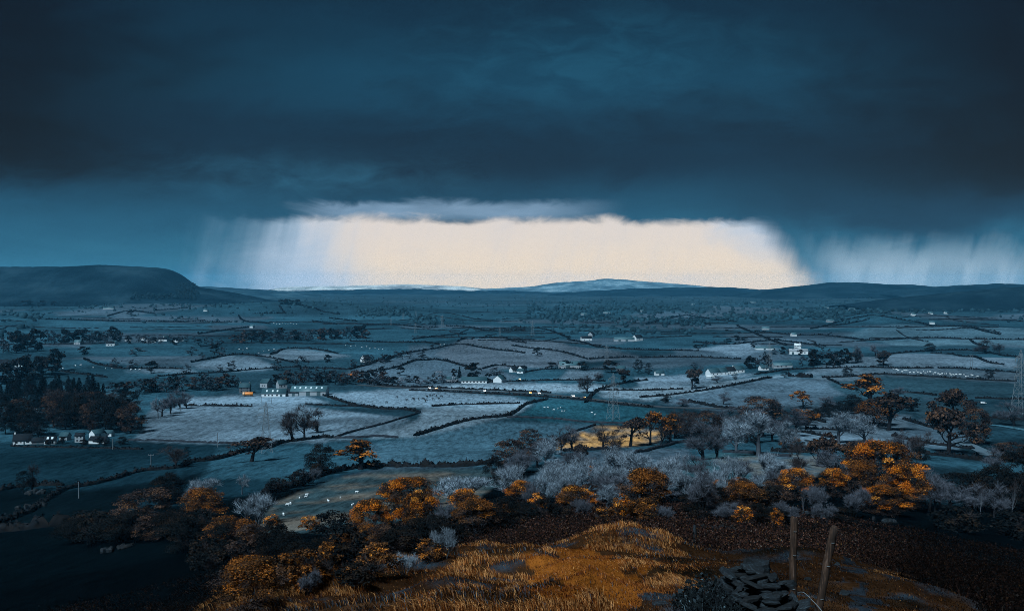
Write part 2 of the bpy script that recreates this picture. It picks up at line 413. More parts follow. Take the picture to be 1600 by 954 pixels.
# ------------------------------------------------------------------ land cover: each field has its own colour, the lower left two with painted edge darkening
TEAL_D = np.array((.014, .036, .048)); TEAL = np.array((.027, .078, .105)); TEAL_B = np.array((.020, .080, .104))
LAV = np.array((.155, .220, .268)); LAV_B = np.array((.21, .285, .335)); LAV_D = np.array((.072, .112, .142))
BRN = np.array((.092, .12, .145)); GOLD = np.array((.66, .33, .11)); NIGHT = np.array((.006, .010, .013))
FIELDS = [  # photo outline of a field, its colour
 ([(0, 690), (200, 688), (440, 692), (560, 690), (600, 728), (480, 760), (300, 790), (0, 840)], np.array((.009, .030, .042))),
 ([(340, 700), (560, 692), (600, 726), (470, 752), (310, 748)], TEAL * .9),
 ([(0, 760), (130, 765), (330, 735), (180, 800), (0, 825)], TEAL_D * .22),  # tone lowered: darkening towards the edge of view painted in
 ([(-30, 822), (180, 800), (340, 780), (420, 800), (330, 860), (-30, 930)], TEAL_D * .11),  # near black: the dark corner of view is painted into this field
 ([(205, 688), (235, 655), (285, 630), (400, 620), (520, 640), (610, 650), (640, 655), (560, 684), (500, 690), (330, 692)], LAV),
 ([(285, 622), (380, 617), (470, 616), (520, 630), (400, 634), (285, 640)], LAV * .95),
 ([(500, 616), (640, 606), (800, 620), (832, 628), (810, 632), (655, 636), (600, 638)], LAV * .95),
 ([(560, 684), (655, 655), (660, 638), (830, 629), (800, 650), (720, 668), (650, 682)], LAV_B * .85),
 ([(798, 652), (852, 624), (920, 627), (1020, 636), (1060, 650), (1000, 662), (930, 661), (812, 655)], TEAL_B),
 ([(560, 695), (650, 683), (770, 658), (930, 662), (880, 690), (770, 728), (590, 728)], np.array((.055, .115, .15))),
 ([(400, 830), (430, 785), (520, 748), (600, 735), (770, 732), (800, 745), (720, 800), (560, 830)], np.array((.034, .062, .070))),
 ([(862, 702), (872, 686), (932, 666), (990, 668), (1045, 672), (1030, 690), (970, 698)], GOLD),
 ([(800, 760), (860, 715), (960, 700), (1080, 700), (1060, 760), (900, 780)], LAV_D * .8),
 ([(1040, 735), (1120, 705), (1230, 712), (1240, 745), (1120, 750)], np.array((.035, .085, .10))),
 ([(1110, 716), (1230, 710), (1300, 715), (1260, 750), (1160, 740)], np.array((.13, .13, .12))),
 ([(640, 606), (760, 598), (930, 600), (1010, 614), (930, 612), (800, 611)], LAV_B),
 ([(690, 548), (770, 528), (860, 541), (910, 562), (860, 574), (740, 576), (676, 560)], BRN * 1.05),
 ([(530, 585), (640, 552), (690, 556), (720, 572), (640, 590), (590, 595)], LAV_D),
 ([(600, 592), (650, 570), (690, 563), (735, 575), (700, 590), (640, 600)], LAV_D * 1.1),
 ([(800, 525), (890, 540), (980, 552), (1010, 560), (920, 565), (860, 545)], BRN * .9),
 ([(870, 583), (890, 578), (940, 580), (930, 594), (870, 592)], LAV * .9),
 ([(790, 596), (840, 580), (885, 579), (868, 594)], TEAL * 1.2),
 ([(920, 575), (1000, 560), (1100, 548), (1200, 552), (1180, 560), (1050, 575)], LAV_D * .95),
 ([(1080, 545), (1160, 535), (1220, 545), (1150, 556)], LAV),
 ([(990, 590), (1080, 585), (1180, 585), (1100, 600), (1000, 606)], LAV),
 ([(930, 618), (990, 606), (1100, 602), (1190, 588), (1240, 585), (1100, 612), (1010, 626)], LAV_B * .9),
 ([(1030, 628), (1100, 612), (1200, 590), (1280, 592), (1335, 612), (1270, 632), (1200, 640), (1100, 640)], LAV_D * 1.15),
 ([(1180, 605), (1270, 575), (1400, 552), (1470, 553), (1590, 560), (1590, 576), (1350, 572), (1240, 590)], LAV * .85),
 ([(1260, 590), (1330, 576), (1450, 574), (1590, 582), (1590, 598), (1430, 594), (1290, 594)], LAV * .7),
 ([(1290, 598), (1380, 586), (1590, 598), (1600, 630), (1480, 622), (1330, 620)], np.array((.028, .066, .085))),
 ([(1400, 625), (1600, 640), (1600, 668), (1450, 660)], np.array((.024, .052, .066))),
 ([(1390, 668), (1450, 650), (1560, 700), (1480, 705), (1400, 690)], LAV_D * 1.1),
 ([(1500, 690), (1600, 680), (1600, 730), (1500, 720)], TEAL_D * .7),
 ([(1240, 640), (1300, 632), (1420, 650), (1400, 690), (1260, 690)], LAV * .75),
 ([(1230, 672), (1420, 690), (1440, 712), (1260, 700)], LAV),
 ([(1410, 725), (1520, 730), (1500, 790), (1420, 780)], TEAL_D * .7),
 ([(1318, 526), (1390, 507), (1460, 509), (1600, 524), (1600, 531), (1500, 530), (1370, 531)], np.array((.075, .14, .175))),
 ([(1370, 533), (1520, 530), (1600, 533), (1600, 540), (1400, 540)], np.array((.085, .155, .19))),
 ([(1300, 510), (1350, 492), (1400, 496), (1370, 508)], TEAL),
 ([(300, 574), (345, 556), (400, 556), (440, 576), (380, 580)], LAV * .9),
 ([(408, 556), (440, 545), (500, 548), (545, 556), (500, 562), (430, 562)], LAV * .8),
 ([(90, 552), (160, 533), (300, 538), (330, 550), (250, 556), (180, 558)], TEAL * 1.0),
 ([(180, 582), (240, 573), (310, 578), (300, 582)], LAV * .8),
 ([(50, 570), (110, 560), (200, 570), (180, 592), (60, 596)], TEAL * .8),
 ([(60, 508), (100, 500), (330, 508), (330, 520), (70, 514)], TEAL * 1.15),
 ([(18, 642), (60, 628), (64, 646)], LAV * .6),
 ([(215, 660), (235, 640), (260, 636), (245, 656)], LAV * .7),
]
def at_poly(P):
    P = [(-70 if p[0] == 0 else 1670 if p[0] == 1600 else p[0], p[1]) for p in P]      # fields cut by the edge of view go on beyond it
    return ground_at([p[0] for p in P], [p[1] for p in P])[:, :2]
FIELDW = [(at_poly(P), c) for P, c in FIELDS]
GOLD_I = [k for k, f in enumerate(FIELDS) if f[1] is GOLD][0]; PATCH_I = [k for k, f in enumerate(FIELDS) if f[0][0] == (1110, 716)][0]

def polar(L): return np.array([(r * math.sin(math.atan((px - 800) / F)), r * math.cos(math.atan((px - 800) / F))) for px, r in L])
NEARZ = {       # (bearing, distance from the viewpoint)
 'grass': polar([(250, 17), (300, 21.5), (380, 22.5), (460, 25), (600, 30), (690, 32), (780, 33), (870, 34), (960, 34), (1060, 34), (1140, 32), (1230, 31),
                 (1300, 31), (1400, 29), (1470, 25), (1540, 19), (1600, 15), (1680, 9), (100, 8), (180, 13)]),
 'path': polar([(1318, 32), (1345, 32), (1352, 24), (1348, 19), (1385, 15.5), (1440, 12.5), (1460, 10), (1395, 10), (1385, 13), (1335, 15.5), (1322, 19), (1322, 25)]),
 'turf': polar([(850, 25), (930, 26), (985, 22), (990, 17), (1000, 11), (840, 11), (850, 17)]),
}
PAL = np.array([TEAL_D * 1.5, TEAL * .8, TEAL, TEAL * .9, LAV_D * .7, TEAL_D * 1.2, LAV_D * .9, TEAL * .7, TEAL * 1.1])

def voronoi(x, y, cell, seed):
    gx = np.floor(x / cell); gy = np.floor(y / cell); best = np.full(x.shape, 1e18); idx = np.zeros(x.shape); second = best.copy()
    for i in (-1, 0, 1):
        for j in (-1, 0, 1):
            cx = gx + i; cy = gy + j
            px = (cx + .15 + .7 * _hash(cx, cy, seed)) * cell; py = (cy + .15 + .7 * _hash(cx, cy, seed + 7)) * cell
            d = (x - px) ** 2 + (y - py) ** 2; m = d < best
            second = np.where(m, best, np.minimum(second, d)); idx = np.where(m, _hash(cx, cy, seed + 13), idx); best = np.where(m, d, best)
    return idx, np.sqrt(second) - np.sqrt(best)

def knoll(x, y):
    return inpoly(x + 1.6 * fbm(x / 2.5, y / 2.5, 3, 35), y + 3.2 * fbm(x / 2.5 + 30, y / 2.5, 3, 36), NEARZ['grass'])
def cover(x, y):
    r = np.hypot(x, y)
    wx = x + 25 * fbm(x / 300, y / 300, 2, 31); wy = y + 25 * fbm(x / 300, y / 300, 2, 32)
    id1, _ = voronoi(wx, wy, 190.0, 21); id2, _ = voronoi(wx, wy, 330.0, 22)
    idx = np.where(r < 2300, id1, id2)
    c = PAL[np.minimum((idx * len(PAL)).astype(int), len(PAL) - 1)]
    base = np.array((.022, .046, .06))
    k = sstep(2500, 6000, r)[..., None]; c = c * (1 - k) + np.array((.03, .06, .075)) * k
    hill = (1 - sstep(330, 420, r))[..., None]; c = c * (1 - hill) + base * .055 * hill  # near slope blackened too, part of the painted lower left darkness
    wob = np.clip(r * .004, .3, 6)
    fx = x + wob * fbm(x / (wob * 9), y / (wob * 9), 3, 33); fy = y + wob * fbm(x / (wob * 9), y / (wob * 9), 3, 34)
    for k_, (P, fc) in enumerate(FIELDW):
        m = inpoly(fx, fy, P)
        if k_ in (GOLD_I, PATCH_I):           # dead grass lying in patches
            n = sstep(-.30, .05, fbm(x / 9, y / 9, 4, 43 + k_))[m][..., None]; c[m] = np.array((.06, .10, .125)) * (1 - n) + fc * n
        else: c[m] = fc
    # random patches of field tone; the broad term paints in cloud shadows
    pn = (.65 * fbm(x / 70, y / 45, 4, 45) + .6 * fbm(x / 210, y / 160, 3, 46))[..., None]; mid = sstep(330, 500, r)[..., None]
    c = c * (1 + mid * .75 * pn)
    # rough brown patches in the pasture below the oak, dead grass on the slope
    P, fc = FIELDW[10]; m = inpoly(x, y, P)
    n = sstep(0.0, .45, fbm(x / 14, y / 9, 4, 41))[..., None]
    c = np.where(m[..., None], c * (1 - n) + np.array((.15, .125, .10)) * n, c)
    # the near hillside: dark heather, bracken litter, tan grass on the knoll
    n1 = fbm(x / 2.2, y / 2.2, 4, 51)
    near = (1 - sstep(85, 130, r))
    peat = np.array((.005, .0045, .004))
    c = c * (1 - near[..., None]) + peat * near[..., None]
    m = knoll(x, y)
    gcol = np.array((.040, .018, .008)) * (1 + .8 * n1[..., None])
    b = sstep(.10, .45, fbm(x / 1.1, y / 1.1, 4, 61))[..., None]
    gcol = gcol * (1 - b) + np.array((.028, .040, .052)) * b
    d = sstep(.2, .5, fbm(x / 3.1 + 9, y / 3.1, 3, 63))[..., None]
    gcol = gcol * (1 - d) + np.array((.008, .006, .004)) * d
    c = np.where(m[..., None], gcol, c)
    m = inpoly(x + .8 * fbm(x, y, 3, 65), y + 1.5 * fbm(x + 50, y, 3, 66), NEARZ['turf']); t = np.array((.22, .066, .010)) * (1 + .45 * n1[..., None])
    c = np.where(m[..., None], t, c)
    m = inpoly(x + .5 * fbm(x / .7, y / .7, 3, 67), y + .9 * fbm(x / .7 + 50, y / .7, 3, 68), NEARZ['path']) & (fbm(x / .6, y / .6, 3, 69) > -.15); t = np.array((.018, .024, .031)) * (1 + .7 * n1[..., None])
    c = np.where(m[..., None], t, c)
    return np.maximum(c, 0.0008)

rs = np.concatenate([[0.3, 1.2], np.geomspace(2.2, 12900, 640)])
da = np.radians(np.concatenate([np.linspace(-180, -45, 22)[:-1], np.linspace(-45, -30, 16)[:-1], np.linspace(-30, 30, 540), np.linspace(30, 45, 16)[1:], np.linspace(45, 180, 22)[1:-1]]))
gx = rs[:, None] * np.sin(da)[None]; gy = rs[:, None] * np.cos(da)[None]
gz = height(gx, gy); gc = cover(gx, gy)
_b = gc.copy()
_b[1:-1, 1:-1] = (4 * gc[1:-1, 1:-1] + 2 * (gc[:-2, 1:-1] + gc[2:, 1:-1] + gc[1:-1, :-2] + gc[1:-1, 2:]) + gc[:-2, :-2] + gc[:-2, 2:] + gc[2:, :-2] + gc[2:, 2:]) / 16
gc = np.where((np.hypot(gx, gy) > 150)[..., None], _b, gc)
nr, na = gx.shape
ii = np.arange(nr - 1)[:, None] * na; jj = np.arange(na)[None]; j2 = (jj + 1) % na
gf = np.stack([ii + jj, ii + j2, ii + na + j2, ii + na + jj], -1).reshape(-1, 4)[:, ::-1]

gm, t_, b_ = mat_new('field_ground', 1.0, 0.0); TREE[0] = t_
a_ = t_.nodes.new('ShaderNodeAttribute'); a_.attribute_name = 'Col'
g_ = t_.nodes.new('ShaderNodeNewGeometry')
def wn(scale, det, ro, sy=1.0):
    mp = t_.nodes.new('ShaderNodeMapping'); mp.inputs['Scale'].default_value = (1, sy, 1)
    t_.links.new(g_.outputs['Position'], mp.inputs[0])
    n = t_.nodes.new('ShaderNodeTexNoise'); n.inputs['Scale'].default_value = scale; n.inputs['Detail'].default_value = det
    n.inputs['Roughness'].default_value = ro; t_.links.new(mp.outputs[0], n.inputs['Vector']); return V(n.outputs['Fac'])
nA, nB, nC, nD = wn(1 / 55, 5, .6), wn(1 / 2.8, 5, .8, 0.24), wn(1 / .35, 3, .7), wn(1 / .05, 3, .7)
fac = mth('MAXIMUM', (nA * 1.4 + nB * 3.4 + nC * 1.2 + nD * 1.6) - 2.85, 0.15)
vs = t_.nodes.new('ShaderNodeVectorMath'); vs.operation = 'SCALE'
t_.links.new(a_.outputs['Color'], vs.inputs[0]); put(vs.inputs['Scale'], fac)
t_.links.new(vs.outputs[0], b_.inputs['Base Color'])
bp = t_.nodes.new('ShaderNodeBump'); bp.inputs['Strength'].default_value = 0.5; bp.inputs['Distance'].default_value = 0.5
t_.links.new(nB.k, bp.inputs['Height']); t_.links.new(bp.outputs[0], b_.inputs['Normal'])
go = link('ground', mesh_np('ground', np.stack([gx, gy, gz], -1).reshape(-1, 3), gf, [gm], gc.reshape(-1, 3), smooth=True))
tag(go, 'patchwork valley of walled fields seen from a grassy hillside', 'ground', kind='structure')

# ------------------------------------------------------------------ hills on the skyline
hm, t_, b_ = mat_new('moor', 1.0, 0.0); TREE[0] = t_
g_ = t_.nodes.new('ShaderNodeNewGeometry')
def wn2(scale, det, ro):
    n = t_.nodes.new('ShaderNodeTexNoise'); n.inputs['Scale'].default_value = scale; n.inputs['Detail'].default_value = det
    n.inputs['Roughness'].default_value = ro; t_.links.new(g_.outputs['Position'], n.inputs['Vector']); return V(n.outputs['Fac'])
hc = ramp(wn2(1 / 240, 8, .72), [(.36, (.003, .008, .012)), (.5, (.008, .022, .032)), (.58, (.014, .034, .046)), (.7, (.028, .06, .078))])
t_.links.new(hc.k, b_.inputs['Base Color'])

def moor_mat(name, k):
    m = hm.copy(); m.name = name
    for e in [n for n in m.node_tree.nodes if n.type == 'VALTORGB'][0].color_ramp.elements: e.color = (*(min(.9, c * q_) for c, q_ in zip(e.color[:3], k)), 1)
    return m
def hill(D, width, pts, label, seed, rough=1.0, mat=None):
    pts = sorted(pts); px = np.arange(pts[0][0], pts[-1][0] + 1, 3.0)
    row = np.interp(px, [p[0] for p in pts], [p[1] for p in pts])
    k = np.exp(-np.linspace(-2, 2, 5) ** 2); k /= k.sum()
    row = np.convolve(np.pad(row, 2, mode='edge'), k, 'valid')
    z = (440 - row) / F * D + rough * D / 5000 * 3.0 * fbm(px / 9, px * 0, 4, seed)
    tt = np.linspace(-1, 1, 33)
    ax = (px - 800) / F
    yy = D + tt[:, None] * width + 0 * ax[None]
    xx = ax[None] * D * (1 + 0.15 * tt[:, None] * width / D)
    prof = np.where(tt < 0, 0.5 - 0.5 * np.cos(math.pi * (tt + 1)), 0.5 + 0.5 * np.cos(math.pi * tt)) ** 0.8
    g = height(xx, yy)
    ends = np.minimum(1, np.minimum(px - px[0], px[-1] - px) / 40 + 0.0)[None]
    hz = g - 3 + (np.maximum(z[None] - g, 0) + 3) * prof[:, None] * np.clip(ends + (1 if pts[0][0] < -50 else 0) * (px < 800) + (1 if pts[-1][0] > 1650 else 0) * (px > 800), 0, 1)
    hz = hz + prof[:, None] * (1 - prof[:, None]) * 4 * 10 * rough * D / 5000 * fbm(xx / 300, yy / 300, 4, seed + 3)
    n, m = xx.shape; i = np.arange(n - 1)[:, None] * m; j = np.arange(m - 1)[None]
    f = np.stack([i + j, i + j + 1, i + m + j + 1, i + m + j], -1).reshape(-1, 4)
    o = link('hill', mesh_np('hill', np.stack([xx, yy, hz], -1).reshape(-1, 3), f, [mat or hm], smooth=True))
    tag(o, label, 'hill', kind='structure')
    return np.stack([xx, yy, hz], -1)

SCAR = hill(4350, 750, [(-260, 420), (0, 417), (100, 416.5), (135, 414.5), (165, 413.5), (200, 416), (240, 417.5), (261, 420), (270, 425), (281, 435), (290, 442), (299, 446), (330, 452), (370, 460), (430, 474)],
     'flat topped dark scar ending in a steep nose at the left', 1)
hill(7000, 900, [(220, 462), (320, 447), (370, 450), (420, 453), (470, 457), (560, 462)], 'low misty spur running out from the foot of the scar', 2, 1, moor_mat('haze_painted_spur', (3, 2.6, 2.4)))  # moor colour lifted a little, distance haze painted into it
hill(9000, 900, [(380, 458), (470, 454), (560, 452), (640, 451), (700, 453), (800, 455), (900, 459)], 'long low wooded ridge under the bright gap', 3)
hill(11700, 600, [(400, 453), (450, 448), (560, 446), (640, 444), (720, 447), (760, 451), (800, 454)], 'faint pale hills in the mist below the brightest sky', 4, .4, moor_mat('mist_painted_upland', (70, 27, 18)))  # moor colour whitened: the bright mist is painted into the hill
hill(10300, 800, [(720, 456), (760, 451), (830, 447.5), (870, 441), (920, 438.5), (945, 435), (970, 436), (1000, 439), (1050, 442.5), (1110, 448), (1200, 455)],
     'pale blue hill with a small rounded summit against the gap', 5, .6, moor_mat('haze_painted_upland', (15, 9.5, 8)))  # paler base colour paints in the glowing haze under the gap
hill(7800, 900, [(840, 460), (930, 454), (1000, 450), (1060, 449), (1110, 448), (1140, 449), (1190, 452), (1240, 454), (1330, 461)], 'dark low ridge in front of the pale summit', 6)
hill(6200, 800, [(1150, 461), (1200, 452), (1250, 447), (1300, 441), (1340, 441), (1380, 444), (1430, 445), (1480, 450), (1580, 462)], 'blue hill with a tree lined top under the rain shafts', 7)
hill(5600, 700, [(1380, 460), (1430, 450), (1500, 445.5), (1560, 443), (1610, 444), (1760, 440), (1900, 445)], 'long blue hill at the right edge under the rain', 8)
hill(3600, 500, [(1320, 478), (1400, 466), (1470, 459), (1530, 453), (1590, 448), (1640, 446), (1760, 440), (1900, 440)], 'dark nearer hill sloping up at the right edge', 9)

# ================================================================== plants: templates
NP = np.random.default_rng
M_BARK = mat_plain('bark_dark', (.014, .014, .016), 1, .03, .4, 3)
M_BARKP = mat_plain('bark_pale', (.06, .068, .08), .95, .1, .4, 3)
M_BIRCH = mat_plain('bark_birch', (.09, .10, .115), .9, .1, .5, 4)
M_LEAF = mat_col('leaf', .85, .06, .22, 0.18)
M_TWIG = mat_col('twig', 1, .02, .25)

def rot_about(v, axis, a):
    axis = axis / (np.linalg.norm(axis) + 1e-9)
    return v * math.cos(a) + np.cross(axis, v) * math.sin(a) + axis * (axis @ v) * (1 - math.cos(a))

def branch_paths(rng, H, r0, trunk_frac, spread, levels, nchild, up=0.25, stems=1, lean=0.0, lratio=0.62):
    """list of (level, points, radii); grows limbs that fork and rise"""
    out = []; stack = []
    for s in range(stems):
        a = rng.uniform(0, 6.283); d = np.array([math.cos(a), math.sin(a), 0]) * (lean if stems > 1 else 0.05) * rng.uniform(.4, 1.2) + np.array([0, 0, 1.0])
        p0 = np.array([math.cos(a), math.sin(a), 0]) * (0.25 * (stems > 1) * rng.uniform(.2, 1.6)) - np.array([0, 0, .3])
        stack.append((0, p0, d / np.linalg.norm(d), H * trunk_frac * rng.uniform(.85, 1.1), r0 * (1 if stems == 1 else rng.uniform(.5, .9))))
    while stack:
        lv, p, d, L, r = stack.pop()
        n = 5 if lv < 2 else 4
        P = [p]; dd = d.copy()
        for k in range(n):
            dd = dd + rng.normal(0, .03 if lv == 0 else .13 + .05 * lv, 3) + np.array([0, 0, up * .25]) * (lv > 0)
            dd /= np.linalg.norm(dd); P.append(P[-1] + dd * L / n)
        P = np.array(P); rr = np.linspace(r, r * (.62 if lv == 0 else .4), n + 1)
        if lv == 0 and stems == 1: rr[0] *= 1.35
        out.append((lv, P, rr))
        if lv >= levels: continue
        nc = nchild[lv]
        for c in range(nc):
            t = 1.0 if c < 2 else rng.uniform(.3, 1)
            idx = t * n; i = min(int(idx), n - 1); q0 = P[i] + (P[i + 1] - P[i]) * (idx - i)
            dl = P[i + 1] - P[i]; dl /= np.linalg.norm(dl)
            ax = np.cross(dl, rng.normal(0, 1, 3)); a = spread * rng.uniform(.55, 1.3) * (.55 if c < 1 else 1)
            nd = rot_about(dl, ax, a)
            stack.append((lv + 1, q0, nd / np.linalg.norm(nd), L * lratio * rng.uniform(.65, 1.2) * (1.05 if lv == 0 else 1), max(rr[i] * .58, .012)))
    return out

def trunk_mesh(paths, mat, maxlv, name='trunk'):
    b = MB()
    for lv, P, rr in paths:
        if lv <= maxlv: b.tube(P, rr, 6 if lv == 0 else 4 if lv == 1 else 3, cap=False)
    return b.mesh(name, [mat], True, False)

def ribbons(P0, P1, P2, w, rng):
    """bent thin leaf-like strips (2 triangles each) from P0 by P1 to P2"""
    n = len(P0); side = np.cross(P2 - P0, rng.normal(0, 1, (n, 3))); side /= np.linalg.norm(side, axis=1)[:, None] + 1e-9
    w = np.broadcast_to(w, (n,))[:, None]
    v = np.stack([P0 - side * w, P0 + side * w, P1 + side * w * .7, P1 - side * w * .7, P2], 1)
    i = np.arange(n)[:, None] * 5
    return v.reshape(-1, 3), i + np.array([[0, 1, 2, 3]]), i + np.array([[3, 2, 4]])

def twig_mesh(paths, lv_from, rng, per, tw, tl, c0, c1, up=.35, extra=None, name='crown'):
    V_, Q, T, C = [], [], [], []; off = 0
    for lv, P, rr in paths:
        if lv < lv_from: continue
        # the fine branch itself
        p0, p1, p2 = P[0:1], P[len(P) // 2][None], P[-1:]
        a, q_, t = ribbons(p0, p1, p2, max(rr[0] * .8, tw * 1.5), rng)
        V_.append(a); Q.append(q_ + off); T.append(t + off); off += len(a)
        C.append(np.tile(np.array(c0) * .8 + np.array(c1) * .2, (len(a), 1)))
        m = per
        tt = rng.uniform(.15, 1, m) * (len(P) - 1); i = np.minimum(tt.astype(int), len(P) - 2)
        s = P[i] + (P[i + 1] - P[i]) * (tt - i)[:, None]
        d = (P[i + 1] - P[i]); d /= np.linalg.norm(d, axis=1)[:, None]
        d = d + rng.normal(0, .65, (m, 3)) + np.array([0, 0, up]); d /= np.linalg.norm(d, axis=1)[:, None]
        L = tl * rng.uniform(.5, 1.3, m)[:, None]
        mid = s + d * L * .5; e = s + d * L + rng.normal(0, .12, (m, 3)) * L + np.array([0, 0, up * .2]) * L
        a, q_, t = ribbons(s, mid, e, tw, rng)
        V_.append(a); Q.append(q_ + off); T.append(t + off); off += len(a)
        k = rng.uniform(0, 1, m)[:, None] ** 1.6
        C.append(np.repeat(np.array(c0) * (1 - k) + np.array(c1) * k, 5, axis=0))
    return mesh_np(name, np.vstack(V_), [np.vstack(Q), np.vstack(T)], [M_TWIG], np.vstack(C))

def leaf_quads(P, N, size, rng):
    n = len(P); N = N / (np.linalg.norm(N, axis=1)[:, None] + 1e-9)
    A = np.cross(N, rng.normal(0, 1, (n, 3))); A /= np.linalg.norm(A, axis=1)[:, None] + 1e-9
    B = np.cross(N, A); s = (size * rng.uniform(.6, 1.35, n))[:, None]; k = rng.uniform(.55, .95, n)[:, None]
    v = np.stack([P - A * s, P - B * s * k + N * s * .15, P + A * s, P + B * s * k + N * s * .15], 1)
    return v.reshape(-1, 3), np.arange(n)[:, None] * 4 + np.array([[0, 1, 2, 3]])

def leaf_crown(rng, lobes, per, size, pal, wts, flat=.75, name='crown', jitter=.16, fill=.55):
    """lobes: (centre, radius) list; every lobe a shell of separate leaves in one main colour of pal, mixed with the others"""
    VV, QQ, CC = [], [], []; off = 0
    for c, r in lobes:
        m = max(6, int(per * r * r))
        d = rng.normal(0, 1, (m, 3)); d /= np.linalg.norm(d, axis=1)[:, None]
        d[:, 2] = np.where(d[:, 2] < -.35, -d[:, 2], d[:, 2])
        rad = r * (1 - np.abs(rng.normal(0, fill * .5, m))).clip(.1, 1.2) * (1 + jitter * np.sin(d[:, 0] * 7 + c[0] * 3) * np.sin(d[:, 1] * 6 + c[1]) + jitter * np.sin(d[:, 2] * 8 + c[2]))
        P = np.array(c) + d * rad[:, None] * np.array([1, 1, flat])
        N = d * .7 + np.array([0, 0, .5]) + rng.normal(0, .6, (m, 3))
        a, q_ = leaf_quads(P, N, size, rng)
        main = rng.choice(len(pal), p=wts); pick = np.where(rng.uniform(0, 1, m) < .72, main, rng.choice(len(pal), m, p=wts))
        col = np.array(pal)[pick] * rng.uniform(.6, 1.4, m)[:, None]
        VV.append(a); QQ.append(q_ + off); off += len(a); CC.append(np.repeat(col, 4, axis=0))
    return mesh_np(name, np.vstack(VV), np.vstack(QQ), [M_LEAF], np.vstack(CC))

ORG = [(.68, .195, .015), (.46, .112, .008), (.76, .29, .045), (.17, .066, .020), (.035, .02, .010)]
ORGW = [.14, .19, .05, .31, .31]
ORB = [(.24, .078, .016), (.38, .115, .016), (.10, .042, .016), (.03, .019, .012), (.55, .19, .03)]
ORBW = [.25, .11, .31, .28, .05]
BRW = [(.062, .038, .03), (.036, .026, .024), (.11, .058, .036), (.016, .014, .015), (.13, .058, .025)]
BRWW = [.3, .3, .14, .2, .06]
DRK = [(.008, .010, .011), (.014, .013, .012), (.005, .007, .008), (.028, .018, .012)]
DRKW = [.4, .25, .25, .1]
EVG = [(.006, .010, .013), (.010, .015, .017), (.004, .007, .009)]
EVGW = [.4, .3, .3]
HEA = [(.085, .034, .022), (.042, .020, .015), (.17, .075, .050), (.014, .009, .008)]
HEAW = [.3, .3, .15, .25]

TPL = {}
def reg(kind, trunk, crown, name, cat):
    vs_ = []
    for me in (trunk, crown):
        if me is None: continue
        a = np.empty(len(me.vertices) * 3, dtype=np.float32); me.vertices.foreach_get('co', a); vs_.append(a.reshape(-1, 3))
    a = np.vstack(vs_)
    TPL.setdefault(kind, []).append((trunk, crown, float(np.percentile(a[:, 2], 99.7)), 2 * float(np.percentile(np.hypot(a[:, 0], a[:, 1]), 96)), name, cat))

PALE0, PALE1 = (.045, .055, .072), (.40, .49, .56)
GREY0, GREY1 = (.06, .066, .08), (.125, .135, .16)
BRO0, BRO1 = (.030, .025, .026), (.068, .054, .052)

def mk_bare(kind, seed, c0, c1, bark, H=14, tf=.36, spread=.66, nch=(7, 6, 5), per=13, tw=.022, tl=1.25, up=.3, name='bare_tree', leaves=None, stems=1, lean=.3):
    rng = NP(seed)
    pa = branch_paths(rng, H, H * .026, tf, spread, 3, nch, up, stems, lean)
    tr = trunk_mesh(pa, bark, 2)
    cr = twig_mesh(pa, 3, rng, per, tw, tl, c0, c1, up)
    reg(kind, tr, cr, name, 'tree')
for s in (1, 2, 3): mk_bare('bareP', s, PALE0, PALE1, M_BARKP, tw=.022, per=17)
for s in (11, 12, 13): mk_bare('bareB', s, BRO0, BRO1, M_BARK, tf=.33, spread=.8, tw=.022)
for s in (16, 17): mk_bare('bareG', s, GREY0, GREY1, M_BARK, tf=.33, spread=.74, tw=.024)
for s in (21, 22, 23): mk_bare('shrubP', s, PALE0, PALE1, M_BARKP, H=7, tf=.42, spread=.42, nch=(5, 5, 4), per=9, tw=.02, tl=.95, up=.55, name='bare_shrub', stems=5, lean=.75)
for s in (26, 27): mk_bare('shrubG', s, GREY0, GREY1, M_BARK, H=7, tf=.42, spread=.45, nch=(5, 5, 4), per=10, tw=.022, tl=.95, up=.5, name='bare_shrub', stems=5, lean=.75)
for s in (28, 29): mk_bare('birch', s, BRO0, BRO1, M_BIRCH, H=11, tf=.5, spread=.5, nch=(6, 3, 3), per=4, tw=.012, tl=.8, up=.2, name='birch_tree', stems=2, lean=.45)

def mk_oak(kind, seed, pal, wts, H=13, spread=.85, lr=(.8, 1.5), per=70, size=.21, tops=.6, name='oak_tree', nch=(6, 4, 3), tf=.28, c0=BRO0, c1=BRO1, bark=M_BARK, twp=4):
    """open crown: bare limbs with leaf clusters out at the branch ends"""
    rng = NP(seed)
    pa = branch_paths(rng, H, H * .028, tf, spread, 3, nch, .22)
    tr = trunk_mesh(pa, bark, 2)
    ends = [P[-1] for lv, P, rr in pa if lv == 3]
    zz = np.array([e[2] for e in ends]); lo = np.percentile(zz, 100 * (1 - tops))
    lob = [(e, rng.uniform(*lr) * (.55 if e[2] < lo else .8)) for e in ends if rng.uniform() < (.95 if e[2] >= lo else .45)]
    cr = leaf_crown(rng, lob, per, size, pal, wts, .6, fill=.9)
    tw = twig_mesh(pa, 3, rng, twp, .022, .9, c0, c1)
    reg(kind, tr, join2(cr, tw), name, 'tree')
